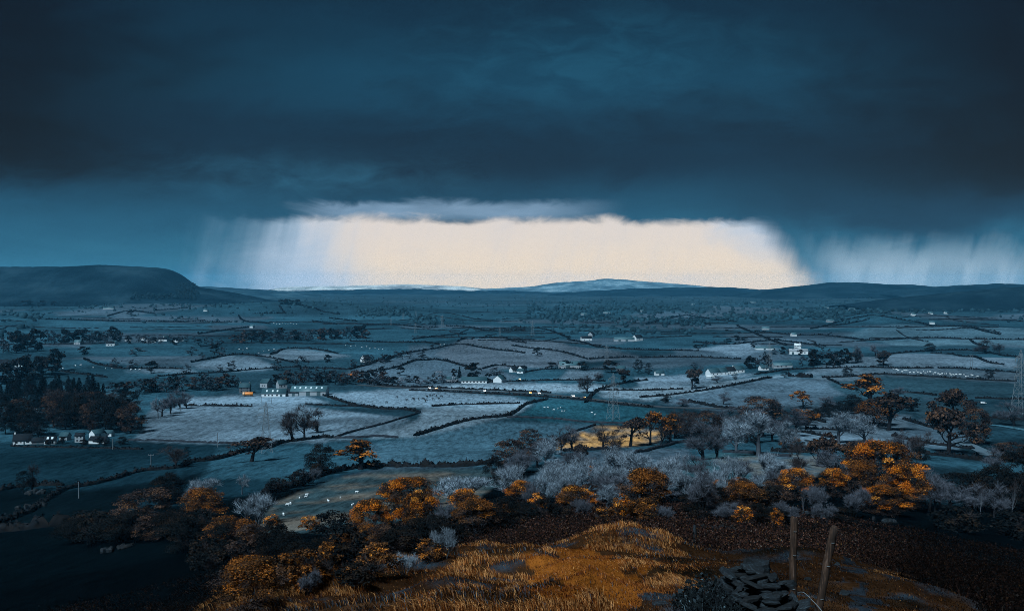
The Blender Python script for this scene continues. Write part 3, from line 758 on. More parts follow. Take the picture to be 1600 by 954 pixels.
def join2(a, b, same=False):
    def arr(m):
        v = np.empty(len(m.vertices) * 3, np.float32); m.vertices.foreach_get('co', v)
        li = np.empty(len(m.loops), np.int32); m.loops.foreach_get('vertex_index', li)
        lt = np.empty(len(m.polygons), np.int32); m.polygons.foreach_get('loop_total', lt)
        c = np.empty(len(m.vertices) * 4, np.float32); m.color_attributes['Col'].data.foreach_get('color', c)
        return v.reshape(-1, 3), li, lt, c.reshape(-1, 4)[:, :3]
    fs, vs_, cs, mi = [], [], [], []; off = 0
    for k, m in enumerate((a, b)):
        v, li, lt, c = arr(m); st_ = np.cumsum(lt) - lt
        for n in np.unique(lt):
            s = st_[lt == n]; fs.append(li[s[:, None] + np.arange(n)[None]] + off); mi.append(np.full(len(s), k))
        vs_.append(v); cs.append(c); off += len(v)
    me = mesh_np('crown', np.vstack(vs_), fs, [a.materials[0]] if same else [a.materials[0], b.materials[0]], np.vstack(cs), None if same else np.concatenate(mi))
    bpy.data.meshes.remove(a); bpy.data.meshes.remove(b)
    return me
for s in (31, 32, 33): mk_oak('oak', s, BRW, BRWW)
for s in (36, 37): mk_oak('oakO', s, ORB, ORBW, per=45)
for s in (41, 42): mk_oak('oakD', s, [(.04, .032, .03), (.028, .025, .025), (.08, .055, .045)], [.4, .4, .2], per=130, lr=(1.0, 1.7), tops=.9)

def lobes_for(rng, n, a, b, zc, low=.0, r=(.9, 1.5)):
    out = []
    for k in range(n):
        u = rng.uniform(0, 6.283); t = rng.uniform(low, 1) ; rad = math.sqrt(max(0, 1 - t * t)) * rng.uniform(.55, 1.05)
        out.append((np.array([math.cos(u) * rad * a, math.sin(u) * rad * a, zc + t * b]), rng.uniform(*r)))
    return out
def mk_leafy(kind, seed, pal, wts, H=9, W=8.4, n=44, per=235, size=.105, low=-.95, r=(.5, 1.6), name='autumn_tree', cat='tree', fill=.6, under=None, c0=BRO0, c1=BRO1):
    """round crown of many small leaf clumps at different heights"""
    rng = NP(seed)
    pa = branch_paths(rng, H * 1.12, H * .022, .3, .8, 3, (6, 4, 3), .25, 1)
    tr = trunk_mesh(pa, M_BARK, 2)
    zc = H * .50
    lob = lobes_for(rng, n, W * .40, H * .42, zc, low, r)
    cr = leaf_crown(rng, lob, per, size, pal, wts, .78, fill=fill)
    if under is not None:                    # a second set of browner leaf clumps, reaching lower down the crown
        cr = join2(cr, leaf_crown(rng, lobes_for(rng, int(n * .9), W * .43, H * .42, zc * .9, -.95, r), per * .6, size, *under, .8, fill=.9), True)
    tw = twig_mesh(pa, 3, rng, 7, .02, .9, c0, c1)
    reg(kind, tr, join2(cr, tw), name, cat)
for s in (51, 52, 53, 54): mk_leafy('aut', s, ORG, ORGW, n=44, low=-.2, under=(BRW, BRWW), c0=GREY0, c1=GREY1)
for s in (56, 57, 58): mk_leafy('autB', s, ORB, ORBW, n=40, low=-.3, under=(BRW, BRWW), c0=GREY0, c1=GREY1)
for s in (151, 152): mk_leafy('autL', s, ORG, ORGW, H=10, W=12.5, n=105, per=210, size=.108, r=(.5, 1.5), low=-.3, under=(BRW, BRWW), c0=GREY0, c1=GREY1)
for s in (61, 62): mk_leafy('brown', s, BRW, BRWW, H=11, W=11, n=56, per=140, size=.14, name='broadleaf_tree')
for s in (66, 67, 68): mk_leafy('dark', s, DRK, DRKW, name='dark_tree')
for s in (71, 72): mk_leafy('ever', s, EVG, EVGW, n=46, per=150, H=11, W=9, name='evergreen_tree')
for s in (76, 77): mk_leafy('shrubA', s, ORG, ORGW, H=4.5, W=4.2, n=26, per=170, size=.115, r=(.4, .8), low=-.8, name='autumn_shrub', cat='shrub')
for s in (78, 79): mk_leafy('shrubB', s, ORB, ORBW, H=4.5, W=4.6, n=26, per=170, size=.115, r=(.4, .85), low=-.8, name='autumn_shrub', cat='shrub')
for s in (80, 81): mk_leafy('bush', s, DRK, DRKW, H=4.2, W=5, n=24, per=120, size=.14, r=(.5, 1.0), low=-.9, name='dark_bush', cat='bush')

def mk_conifer(kind, seed, H=16, W=6, pal=EVG, wts=EVGW, n=26, per=20):
    rng = NP(seed); b = MB(); b.tube([(0, 0, -.3), (0, 0, H * .5), (.1, 0, H)], [.22, .14, .03], 5)
    tr = b.mesh('trunk', [M_BARK], True, False)
    P, N = [], []
    for k in range(n):
        t = k / (n - 1); z = H * (.10 + .88 * t); rad = W / 2 * (1 - t) ** .85 * rng.uniform(.75, 1.1) + .12
        for j in range(max(5, int(per * (1 - t) + 4))):
            a = rng.uniform(0, 6.283); m = 7
            tt = np.sqrt(rng.uniform(.05, 1, m)); dr = np.array([math.cos(a), math.sin(a), 0])
            P.append(dr * (tt * rad)[:, None] + np.array([0, 0, 1]) * (z - .28 * tt ** 1.5 * rad)[:, None] + rng.normal(0, .12, (m, 3)))
            N.append(np.tile(dr * .5 + np.array([0, 0, 1.0]), (m, 1)) + rng.normal(0, .5, (m, 3)))
    P = np.vstack(P); v, q_ = leaf_quads(P, np.vstack(N), .26, rng)
    c = np.array(pal)[rng.choice(len(pal), len(P), p=wts)] * rng.uniform(.6, 1.5, len(P))[:, None]
    reg(kind, tr, mesh_np('crown', v, q_, [M_LEAF], np.repeat(c, 4, axis=0)), 'conifer_tree', 'tree')
for s in (91, 92): mk_conifer('con', s)
mk_conifer('conN', 93, W=3.4)

# small versions for trees that are far away: fewer, larger leaves and sprays
def mk_low(kind, seed, pal, wts, name, H=10, W=8.5, n=20, per=16, size=.5, low=-.95, r=(1.0, 1.9), trunk=True):
    rng = NP(seed)
    pa = branch_paths(rng, H * .9, H * .03, .32, .75, 2, (5, 3), .25)
    tr = trunk_mesh(pa, M_BARK, 2)
    lob = lobes_for(rng, n, W * .40, H * .40, H * .50, low, r)
    cr = leaf_crown(rng, lob, per, size, pal, wts, .75, fill=.9)
    reg(kind, tr, cr, name, 'tree')
GRL = [(.022, .026, .032), (.04, .045, .054), (.014, .017, .02), (.075, .08, .092)]
for s in (101, 102, 103): mk_low('Lbare', s, GRL, [.4, .3, .2, .1], 'bare_tree', per=9, size=.42)
for s in (104, 105): mk_low('Lpale', s, [(.16, .18, .21), (.22, .245, .28), (.10, .11, .13)], [.4, .35, .25], 'bare_tree', per=9, size=.40)
for s in (106, 107, 108): mk_low('Ldark', s, DRK, DRKW, 'dark_tree', per=22)
for s in (109, 110): mk_low('Lbrown', s, BRW, BRWW, 'broadleaf_tree')
mk_low('Lorg', 111, ORG, ORGW, 'autumn_tree', per=26)

_trng = random.Random(5)
TREES = []
FILLN = [0]
def plant(kind, px, row, hpx, wpx, label, group=None, pos=None):
    p = at(px, row) if pos is None else pos
    D = p[1]; h = hpx * D / F; w_ = wpx * D / F
    tr, cr, H0, W0, name, cat = _trng.choice(TPL[kind])
    o = bpy.data.objects.new(name, None); COL.objects.link(o)
    o.empty_display_size = .5
    sxy = w_ / W0
    o.location = (p[0], p[1], p[2] - .03 * h); o.rotation_euler = (0, 0, _trng.uniform(0, 6.283)); o.scale = (sxy, sxy, h / H0)
    tag(o, label, cat, group)
    link('trunk', tr, o); link('crown', cr, o)
    TREES.append((o, px, row))
    return o
ORD = ['first', 'second', 'third', 'fourth', 'fifth', 'sixth', 'seventh', 'eighth', 'ninth', 'tenth', 'eleventh', 'twelfth', 'thirteenth', 'fourteenth',
       'fifteenth', 'sixteenth', 'seventeenth', 'eighteenth', 'nineteenth', 'twentieth', 'twenty-first', 'twenty-second', 'twenty-third', 'twenty-fourth',
       'twenty-fifth', 'twenty-sixth', 'twenty-seventh', 'twenty-eighth', 'twenty-ninth', 'thirtieth', 'thirty-first', 'thirty-second', 'thirty-third', 'thirty-fourth',
       'thirty-fifth', 'thirty-sixth', 'thirty-seventh', 'thirty-eighth', 'thirty-ninth', 'fortieth']
def belt(kinds, px0, row0, px1, row1, n, hp, wp, what, where, group, jr=3, seed=0):
    """a row of n trees along a line, each labelled by its place in the row"""
    g = random.Random(seed); L = []
    for k in range(n):
        t = (k + .5 + g.uniform(-.4, .4)) / n
        L.append((px0 + (px1 - px0) * t, row0 + (row1 - row0) * t + g.uniform(-jr, jr), g.choice(kinds), g.uniform(*hp), g.uniform(*wp)))
    L.sort()
    for k, (x, y, kd, h, w_) in enumerate(L):
        plant(kd, x, y, h, w_, f'{what}, {ORD[k]} from left {where}', group)
# ------------------------------------------------------------------ trees standing alone or in small clumps: (kind, px, foot row, height, width, label)
SINGLE = [
 # lower left hillside and field
 ('bareB', 274, 731, 37, 44, 'bare spreading tree beside the narrow ivy clad stump in the left hedge'),
 ('ever', 292, 726, 30, 15, 'narrow dark ivy clad tree beside the bare spreading tree in the left hedge'),
 ('oak', 393, 721, 41, 58, 'broad brown oak with a short trunk beside the left foreground pylon'),
 ('dark', 264, 786, 50, 56, 'dark round tree above the big brown bush, lower left of the pale shrub'),
 ('shrubP', 318, 784, 38, 50, 'pale leafless shrub just right of the dark round tree at lower left'),
 ('bareP', 378, 772, 32, 26, 'slender pale sapling in the field behind the dark hedge at lower left'),
 ('brown', 228, 822, 62, 100, 'big dark brown tree spreading below the dark round tree at lower left'),
 ('autB', 318, 815, 55, 72, 'rusty dark tree right of the big dark brown tree at lower left'),
 ('shrubP', 402, 820, 52, 62, 'frosty pale fan shaped shrub in the lower left rough pasture'),
 ('ever', 36, 770, 36, 28, 'small dark evergreen beside the wall at the far left'),
 ('bareB', 50, 768, 46, 26, 'thin bare tree behind the small dark evergreen at the far left'),
 ('bush', 140, 830, 32, 72, 'low dark bush at the lower left edge of the black hedge'),
 ('dark', 190, 850, 48, 80, 'dark tree below the big dark brown tree at lower left'),
 ('dark', 285, 862, 56, 80, 'black tree at the foot of the wood below the rusty dark tree'),
 ('autB', 360, 866, 62, 92, 'dull orange topped tree at the left end of the autumn bushes'),
 ('shrubB', 408, 860, 38, 50, 'small rusty shrub to the right of the left end orange tree'),
 ('bush', 330, 900, 44, 66, 'dark bush under the left end orange tree'),
 ('autB', 395, 958, 92, 110, 'big rust red leafy tree nearest the camera at the lower left'),
 ('shrubB', 470, 925, 72, 76, 'rusty shrub with speckled leaves right of the big rust red tree'),
 ('shrubB', 512, 905, 60, 44, 'tall thin rusty shrub beside the rusty speckled shrub'),
 ('shrubG', 478, 930, 42, 50, 'grey leafless scrub above the grassy edge at lower left'),
 ('shrubA', 425, 826, 24, 26, 'little orange topped bush below the frosty fan shaped shrub'),
 ('shrubA', 484, 832, 28, 36, 'little orange bush below the grazing sheep'),
 ('bush', 520, 842, 48, 60, 'black bush below the rough pasture between orange bushes'),
 ('dark', 440, 872, 46, 70, 'dark leafy tree behind the rusty speckled shrub'),
 ('autB', 535, 878, 46, 62, 'brown leafed tree with an orange flat top below the black bush'),
 ('shrubB', 590, 902, 54, 70, 'rust brown shrub above the grassy crest, left of the blue twiggy shrub'),
 ('shrubP', 632, 896, 34, 42, 'small bluish twiggy shrub on the grassy crest'),
 ('bush', 555, 912, 34, 70, 'black low bush along the grassy crest at lower left'),
 # centre autumn bushes
 ('autL', 640, 796, 52, 96, 'wide yellow orange tree at the edge of the rough pasture'),
 ('shrubP', 722, 784, 40, 88, 'wide pale grey scrub behind the orange trees in the middle'),
 ('autL', 580, 845, 68, 70, 'rounded orange brown tree between the sheep and the grassy crest'),
 ('autL', 655, 838, 70, 76, 'deep orange lumpy tree in front of the wide yellow orange tree'),
 ('aut', 724, 806, 44, 52, 'orange tree with a dome top in the middle of the autumn bushes'),
 ('shrubG', 698, 842, 56, 62, 'grey purple bare shrub between two orange trees in the middle'),
 ('autB', 742, 838, 62, 66, 'brown orange tree left of the dark bracken slope'),
 ('autB', 778, 822, 36, 52, 'rusty low tree ending at the dark bracken slope'),
 ('shrubB', 672, 876, 36, 44, 'small rusty bush beside the pale blue twigs'),
 ('shrubP', 696, 872, 48, 44, 'pale blue leafless twigs standing in front of the orange trees'),
 ('bush', 625, 868, 36, 70, 'dark bush between the rounded orange brown tree and the crest'),
 ('dark', 700, 858, 40, 66, 'dark tree low in the shadow behind the pale blue twigs'),
 ('bush', 790, 802, 30, 44, 'dark bush under the pale scrub, left of the flat orange top'),
 ('dark', 772, 758, 46, 34, 'dark narrow tree at the right corner of the teal field'),
 ('brown', 800, 738, 54, 62, 'dark brown tree heading the wood right of the teal field'),
 ('brown', 828, 705, 36, 44, 'dusky brown tree at the upper left tip of the central wood'),
 ('shrubP', 800, 772, 46, 62, 'frosted shrub below the dark brown tree at the wood corner'),
 ('bareP', 852, 736, 56, 52, 'pale grey bare tree rising behind the left part of the central wood'),
 ('aut', 815, 782, 32, 50, 'flat topped bright orange tree over bare stems'),
 ('shrubG', 836, 792, 40, 44, 'grey stems under the flat topped bright orange tree'),
 ('shrubP', 872, 776, 52, 60, 'pale blue thicket right of the flat topped orange tree'),
 ('shrubA', 840, 800, 32, 32, 'vivid orange small shrub at the top edge of the bracken slope'),
 ('aut', 898, 804, 48, 60, 'orange tree with a dark heart on the top edge of the bracken slope'),
 ('bareP', 905, 752, 46, 46, 'pale bare tree behind the orange tree with a dark heart'),
 ('oakD', 907, 730, 38, 36, 'small dark bare tree alone in the grey field below the golden grass'),
 ('bareP', 960, 752, 56, 74, 'tall frosty bare tree in the middle of the central wood'),
 ('bareP', 1000, 756, 54, 70, 'wide frosty bare tree just right of the middle of the central wood'),
 ('shrubP', 1040, 760, 46, 56, 'pale thicket right of the frosty bare trees'),
 ('autB', 1010, 806, 78, 84, 'large dark tree with an orange top in the central wood'),
 ('bareP', 948, 806, 54, 46, 'pale thin tree standing left of the large dark orange topped tree'),
 ('shrubA', 972, 812, 44, 30, 'narrow orange bush at the foot of the large orange topped tree'),
 ('shrubB', 1005, 812, 34, 44, 'low orange brown bush at the foot of the large orange topped tree'),
 ('aut', 920, 752, 26, 26, 'small orange tree half hidden in the pale thicket'),
 ('bareG', 1100, 812, 92, 74, 'tall blue grey bare tree on the right of the central wood'),
 ('shrubP', 1112, 772, 48, 62, 'pale bare shrub behind the tall blue grey tree'),
 ('aut', 1128, 782, 34, 44, 'orange leaved tree right of the tall blue grey tree'),
 ('autB', 1160, 798, 48, 66, 'dark shrub with orange rim at the right of the central wood'),
 ('aut', 1155, 768, 24, 30, 'small orange tree above the dark shrub with orange rim'),
 ('shrubA', 1161, 822, 34, 34, 'bright orange shrub alone on the dark slope, the larger of two'),
 ('shrubA', 1214, 824, 32, 22, 'small orange shrub alone on the dark slope near the upright post'),
 ('bush', 1195, 800, 40, 70, 'dark bush between the two lone orange shrubs and the wood'),
 # oak row and wood to the right
 ('bareB', 942, 702, 42, 46, 'brown bare tree at the left end of the oak row by the golden grass'),
 ('oak', 985, 697, 47, 48, 'dark oak with flat layered crown in the oak row'),
 ('oakO', 1016, 694, 54, 48, 'tall oak with orange top in the middle of the oak row'),
 ('bareB', 962, 716, 42, 44, 'twiggy bare tree in front of the oak row'),
 ('oakO', 1047, 692, 48, 40, 'orange leaved oak at the right of the oak row'),
 ('bareB', 1033, 694, 36, 30, 'thin bare tree between the two orange oaks'),
 ('bareB', 1075, 692, 52, 48, 'brown bare tree right of the orange leaved oak'),
 ('bareG', 1098, 718, 66, 62, 'tall dark bare tree on the bank above the green patch'),
 ('bareG', 1120, 716, 56, 50, 'bare tree touching the tall dark bare tree above the green patch'),
 ('bareP', 1185, 712, 72, 80, 'large frosted bare tree in the right of the central wood'),
 ('bareP', 1150, 706, 56, 56, 'frosted bare tree left of the large frosted one'),
 ('bareP', 1222, 706, 52, 50, 'frosted bare tree right of the large frosted one'),
 ('brown', 1190, 660, 42, 76, 'wide dusky brown tree crowning the central wood'),
 ('bareG', 1135, 668, 36, 46, 'grey bare tree above the oak row at the lane'),
 ('bareG', 1212, 660, 40, 44, 'grey bare tree beside the wide dusky brown tree'),
 ('oakO', 1255, 638, 28, 36, 'round brown and orange oak alone above the stubble field'),
 ('oakO', 1259, 671, 34, 42, 'short oak with an orange flat top and bare limbs'),
 ('bareB', 1228, 673, 32, 34, 'dark bare tree left of the short orange topped oak'),
 ('bush', 1040, 629, 12, 18, 'dark round bush on the lane corner below the pylon'),
 ('bareG', 1066, 634, 14, 34, 'low grey thicket along the lane right of the dark round bush'),
 ('bareG', 1130, 632, 22, 22, 'small grey bare tree by the lane bend'),
 ('bareG', 1290, 640, 24, 44, 'low grey thicket beside the round brown and orange oak'),
 ('bareP', 1310, 692, 52, 58, 'frosty group of stems left of the pale grey tree pair'),
 ('bareP', 1352, 690, 46, 56, 'pale grey bare tree by the long orange and brown tree'),
 ('oakO', 1358, 632, 50, 60, 'brown and orange tree topping the right hand wood'),
 ('oak', 1388, 672, 62, 66, 'big brown oak with scattered orange below the topping tree'),
 ('autB', 1366, 664, 40, 64, 'orange flecked tree in front of the big brown oak'),
 ('bush', 1424, 642, 22, 24, 'dark round bush in the field right of the big brown oak'),
 ('bareG', 1402, 624, 20, 24, 'small grey tree behind the big brown oak'),
 ('oak', 1490, 668, 62, 74, 'tall dark brown tree, upper one of the pair at the right'),
 ('oak', 1482, 708, 74, 84, 'big dark brown tree with a bare trunk, lower one of the pair at the right'),
 ('brown', 1525, 694, 62, 52, 'dark brown tree right of the big pair'),
 ('autB', 1235, 704, 24, 36, 'low orange tree on the bank beside black yews'),
 ('ever', 1262, 706, 20, 28, 'black yew bush by the low orange tree'),
 ('autL', 1378, 768, 82, 118, 'largest orange tree with an arching top at the right'),
 ('autL', 1415, 796, 74, 76, 'orange tree cascading down at the right of the largest one'),
 ('autL', 1384, 804, 46, 88, 'bright orange lower bush under the largest orange tree'),
 ('autB', 1345, 772, 56, 60, 'rusty tree left of the largest orange tree'),
 ('bareG', 1306, 752, 52, 64, 'grey purple bare tree behind the orange ones at the right'),
 ('aut', 1242, 780, 50, 60, 'orange tree with thin trunk left of the blue grey thicket'),
 ('aut', 1302, 776, 46, 48, 'orange tree above the blue grey thicket'),
 ('shrubG', 1286, 802, 46, 60, 'blue grey thicket below two orange trees'),
 ('shrubG', 1330, 806, 48, 60, 'blue grey thicket left of the lower orange bush'),
 ('birch', 1255, 800, 56, 26, 'slim pale trunked birch by the blue grey thicket'),
 ('ever', 1436, 752, 56, 34, 'dark ivy covered tree right of the arching orange tree'),
 ('bareG', 1462, 800, 72, 44, 'dim bare tree in the shade right of the orange trees'),
 ('dark', 1505, 778, 40, 90, 'black hedge tree before the dim field at the right'),
 ('birch', 1530, 806, 60, 30, 'birch with two pale stems in the dark right corner'),
 ('birch', 1578, 812, 74, 38, 'birch with a crooked pale stem at the right edge'),
 ('dark', 1560, 790, 66, 80, 'black tree behind the birches at the right edge'),
 ('dark', 1600, 770, 74, 70, 'black tree cut by the right edge of view'),
 ('bush', 1500, 830, 40, 90, 'dark bush under the birches at the right'),
 ('bush', 1590, 840, 44, 90, 'dark bush at the right edge under the birches'),
 ('bareG', 1560, 740, 44, 40, 'dim bare tree above the birches at the right'),
 ('bareG', 1585, 665, 40, 52, 'dark bare tree at the foot of the right edge pylon'),
 ('brown', 1580, 720, 30, 64, 'dark tree by the glinting stream at the right edge'),
 # middle distance
 ('bareB', 457, 688, 56, 46, 'left tall bare tree of the three on the field bank'),
 ('bareB', 476, 687, 60, 42, 'tallest pale trunked tree of the three on the field bank'),
 ('bareB', 496, 676, 40, 36, 'right smaller bare tree of the three on the field bank'),
 ('dark', 500, 742, 50, 48, 'dark bushy tree in the hedge left of the orange leaved oak'),
 ('oakO', 563, 733, 50, 64, 'lone spreading oak with orange leaves in the hedge'),
 ('bush', 588, 731, 14, 18, 'small bush beside the lone orange leaved oak'),
 ('shrubG', 486, 755, 26, 34, 'grey scrub under the dark bushy tree in the hedge'),
 ('bush', 466, 760, 28, 38, 'dark brown bush in the hedge above the rough pasture'),
 ('bush', 434, 768, 22, 36, 'lower dark bush in the hedge above the rough pasture'),
 ('bareB', 918, 614, 30, 32, 'bare tree with layered limbs at the lane junction'),
 ('oakD', 975, 598, 22, 28, 'dark round oak above the lane junction'),
 ('bareB', 936, 596, 16, 22, 'small bare tree in the hedge above the lane junction'),
 ('oakD', 1081, 608, 32, 34, 'dark spreading oak in front of the white terrace'),
 ('ever', 997, 584, 24, 17, 'larger dark conical evergreen by the farm'),
 ('ever', 1013, 585, 19, 15, 'smaller dark conical evergreen by the farm'),
 ('ever', 1148, 593, 11, 10, 'small dark bush before the right end of the white terrace'),
 ('bareG', 1121, 598, 13, 18, 'small bare tree in front of the white terrace'),
 ('ever', 1085, 578, 12, 11, 'dark round tree left of the white terrace'),
 ('bareG', 1096, 580, 10, 10, 'little grey tree against the white terrace gable'),
 ('oakD', 1381, 571, 24, 22, 'dark ivy covered tree on the right hillside hedge'),
 ('dark', 1453, 549, 14, 18, 'dark round tree on the right hill brow'),
 ('dark', 1325, 588, 14, 17, 'dark round tree in the sheep field hedge'),
 ('dark', 1546, 590, 13, 15, 'dark round tree by the right end of the sheep field'),
 ('bareB', 1540, 552, 24, 32, 'bare tree on the right hill hedge, the taller of two'),
 ('bareB', 1562, 552, 17, 22, 'bare tree on the right hill hedge, the shorter of two'),
 ('bareG', 1340, 566, 27, 28, 'grey bare tree beside the double pole'),
 ('bareG', 1368, 556, 18, 18, 'grey bare tree behind the dark ivy covered tree'),
 ('ever', 1226, 590, 10, 14, 'dark bush at the end of the trimmed garden hedge'),
 ('ever', 1195, 566, 18, 8, 'thin dark conifer left of the middle right pylon'),
 ('Ldark', 740, 592, 27, 26, 'dark round tree behind the long low white building'),
 ('conN', 718, 590, 18, 8, 'thin dark conifer left of the dark round tree'),
 ('Ldark', 710, 591, 16, 9, 'dark narrow tree left of the thin conifer'),
 ('Ldark', 763, 594, 12, 13, 'dark tree between the two white roofed buildings'),
 ('Lbare', 775, 586, 13, 22, 'bare tree above the white gabled building'),
 ('Ldark', 597, 584, 13, 12, 'dark conifer like tree at the right end of the valley belt'),
 ('Ldark', 625, 586, 14, 14, 'dark tree past the right end of the valley belt'),
 ('Lorg', 551, 590, 9, 12, 'tiny bright orange tree in the valley belt'),
 ('Lbare', 470, 577, 22, 26, 'grey bare tree beside the pale field in the valley'),
 ('Lbare', 432, 578, 18, 18, 'grey bare tree at the near corner of the pale hump field'),
 ('Ldark', 512, 566, 13, 12, 'dark tree at the right corner of the pale field'),
 ('Ldark', 132, 554, 14, 19, 'dark round tree alone in the left valley field'),
 ('Lbare', 213, 556, 14, 26, 'wide grey tree alone in the left valley field'),
 ('Lbare', 180, 573, 14, 19, 'bare tree left of a pair by the left valley hedge'),
 ('Lbare', 208, 576, 15, 20, 'bare tree right of a pair by the left valley hedge'),
 ('Ldark', 236, 583, 20, 20, 'dark tree by the light strip field in the left valley'),
 ('Lbare', 292, 584, 15, 16, 'bare tree at the end of the light strip field'),
 ('Lbare', 344, 582, 13, 10, 'small bare tree below the pale hump field'),
 ('Lbare', 362, 580, 17, 20, 'bare tree below the pale hump field, the taller of two'),
 ('Lbare', 300, 556, 15, 18, 'bare tree by the hedge above the light strip field'),
 ('Lbare', 316, 560, 10, 12, 'small bare tree right of the hedge tree in the left valley'),
 ('Ldark', 335, 554, 16, 16, 'dark tree at the left of the pale hump field'),
 ('Lbare', 347, 555, 14, 14, 'grey tree at the left of the pale hump field'),
 ('Ldark', 862, 576, 11, 18, 'dark bush row tree by the grey barn'),
 ('Ldark', 840, 556, 14, 14, 'round dark tree on the brown hump field'),
 ('Ldark', 955, 582, 20, 26, 'wide dark tree behind the upper pylon in the farm'),
 ('Ldark', 910, 578, 14, 18, 'dark tree right of the grey barn'),
 ('Ldark', 885, 575, 13, 20, 'dark tree behind the grey barn'),
 ('Ldark', 1340, 562, 16, 14, 'dark tree low behind the double pole'),
 ('Ldark', 1178, 543, 8, 11, 'dark square tree by the white barn'),
 ('Ldark', 888, 530, 6, 8, 'dark shrub on the valley hedge left of the far white farm'),
 ('Ldark', 676, 545, 7, 8, 'dark shrub on the brow left of the brown hump field'),
 ('Ldark', 205, 494, 9, 13, 'dark tree in the far left fields'),
 ('Ldark', 84, 478, 8, 11, 'far tree on the left skyline fields, second of three'),
 ('Ldark', 66, 478, 9, 12, 'far tree on the left skyline fields, first of three'),
 ('Ldark', 42, 478, 10, 16, 'far wide tree at the left edge of the skyline fields'),
]
for k in SINGLE: plant(*k)

# ------------------------------------------------------------------ belts and rows
belt(['con', 'con', 'conN', 'ever'], 0, 632, 165, 634, 22, (30, 48), (15, 24), 'black conifer', 'along the near edge of the conifer wood', 'conifers in the left wood', 3, 1)
belt(['con', 'conN', 'con'], 5, 612, 150, 616, 14, (22, 32), (13, 20), 'black conifer', 'along the back of the conifer wood', 'conifers in the left wood', 3, 2)
belt(['brown', 'oak', 'brown', 'dark'], 80, 668, 212, 676, 9, (42, 56), (34, 48), 'brown crowned broadleaf', 'in the row behind the left cottages', 'trees behind the left cottages', 3, 3)
belt(['brown', 'bareB', 'oak'], 70, 640, 200, 642, 6, (26, 36), (34, 44), 'dusky broadleaf', 'in the upper row behind the left cottages', 'trees behind the left cottages', 3, 4)
belt(['dark', 'ever', 'dark'], 0, 676, 70, 682, 5, (36, 52), (30, 42), 'black tree', 'behind the large white cottage', 'trees behind the left cottages', 2, 5)
belt(['bareG', 'bareP', 'bareG'], 238, 655, 300, 634, 5, (28, 36), (24, 30), 'grey bare tree', 'in the row right of the left wood', 'trees in the left wood edge', 2, 6)
belt(['Lbare', 'Ldark', 'Lbare', 'Lbrown'], 172, 618, 372, 606, 17, (18, 30), (18, 28), 'dim bare tree', 'in the belt between the conifer wood and the farm', 'trees in the valley belt', 3, 7)
belt(['Lbare', 'Ldark', 'Lbare', 'Lbrown', 'Lbare'], 428, 598, 610, 600, 24, (15, 25), (14, 24), 'dark valley tree', 'in the belt behind the long barn', 'trees in the belt behind the long barn', 3, 8)
belt(['Ldark', 'Lbare', 'Lpale'], 612, 600, 712, 596, 10, (10, 18), (12, 18), 'dim tree', 'in the belt left of the long low white building', 'trees in the belt by the white building', 2, 9)
belt(['Lbare', 'Ldark', 'Lbrown'], 362, 535, 576, 528, 26, (12, 21), (13, 20), 'grey tree', 'in the long narrow wood of the mid valley', 'trees in the long narrow wood', 2, 10)
belt(['Lbare', 'Ldark', 'Ldark'], 0, 600, 92, 582, 10, (26, 40), (22, 32), 'dark rounded tree', 'in the broadleaf wood at the left edge', 'trees in the left edge wood', 3, 11)
belt(['Ldark', 'Lbare'], 0, 552, 60, 548, 6, (26, 36), (20, 30), 'tall dark tree', 'in the upper wood at the left edge', 'trees in the left edge wood', 3, 12)
belt(['Lbare', 'Ldark', 'Lbare'], 68, 536, 190, 534, 15, (15, 24), (14, 22), 'dusky tree', 'in the wood left of the white village', 'trees by the white village', 2, 13)
belt(['Lbare', 'Lbare', 'Ldark'], 200, 536, 345, 538, 15, (9, 16), (8, 13), 'thin dusky tree', 'around the white village', 'trees by the white village', 3, 14)
belt(['Ldark', 'Lbare'], 1165, 576, 1205, 572, 6, (15, 22), (10, 16), 'dark tree', 'between the white terrace and the pylon', 'trees right of the white terrace', 1, 15)
belt(['Ldark', 'Lbare', 'Ldark'], 1250, 572, 1345, 568, 10, (14, 26), (13, 20), 'dark garden tree', 'right of the white barn', 'trees right of the white barn', 2, 16)
belt(['Ldark', 'Lbare'], 1205, 552, 1300, 555, 9, (8, 13), (9, 14), 'small dark tree', 'around the white barn', 'trees right of the white barn', 2, 17)
belt(['Ldark'], 438, 475, 470, 476, 6, (7, 10), (8, 11), 'black pine', 'in the clump on the round hill', 'clump on the round hill', 0.5, 18)
belt(['Lbare', 'Ldark'], 545, 572, 660, 556, 10, (9, 15), (10, 17), 'dusky tree', 'on the slope up to the brown hump field', 'trees below the brown hump field', 2, 19)
belt(['Ldark', 'Lbare'], 1080, 545, 1170, 529, 8, (5, 9), (9, 14), 'small dark tree', 'in the hedge above the pale valley field', 'hedge trees in the mid valley', 1, 20)
belt(['brown', 'bareG', 'dark'], 1255, 664, 1340, 640, 6, (18, 28), (26, 38), 'dusky thicket tree', 'in the hollow left of the topping tree', 'thicket in the right hollow', 2, 21)
belt(['bareP', 'shrubP', 'bareP', 'bareG'], 860, 768, 1060, 778, 9, (36, 52), (40, 58), 'pale thicket tree', 'in the lower row of the central wood', 'pale thicket of the central wood', 4, 22)
belt(['dark', 'bush', 'brown'], 1060, 800, 1230, 790, 6, (34, 50), (40, 56), 'dark thicket tree', 'along the foot of the central wood', 'dark thicket of the central wood', 4, 23)
belt(['bareG', 'bareB', 'shrubG'], 790, 752, 900, 700, 6, (34, 46), (36, 48), 'dull bare tree', 'up the left side of the central wood', 'bare trees of the central wood', 3, 24)

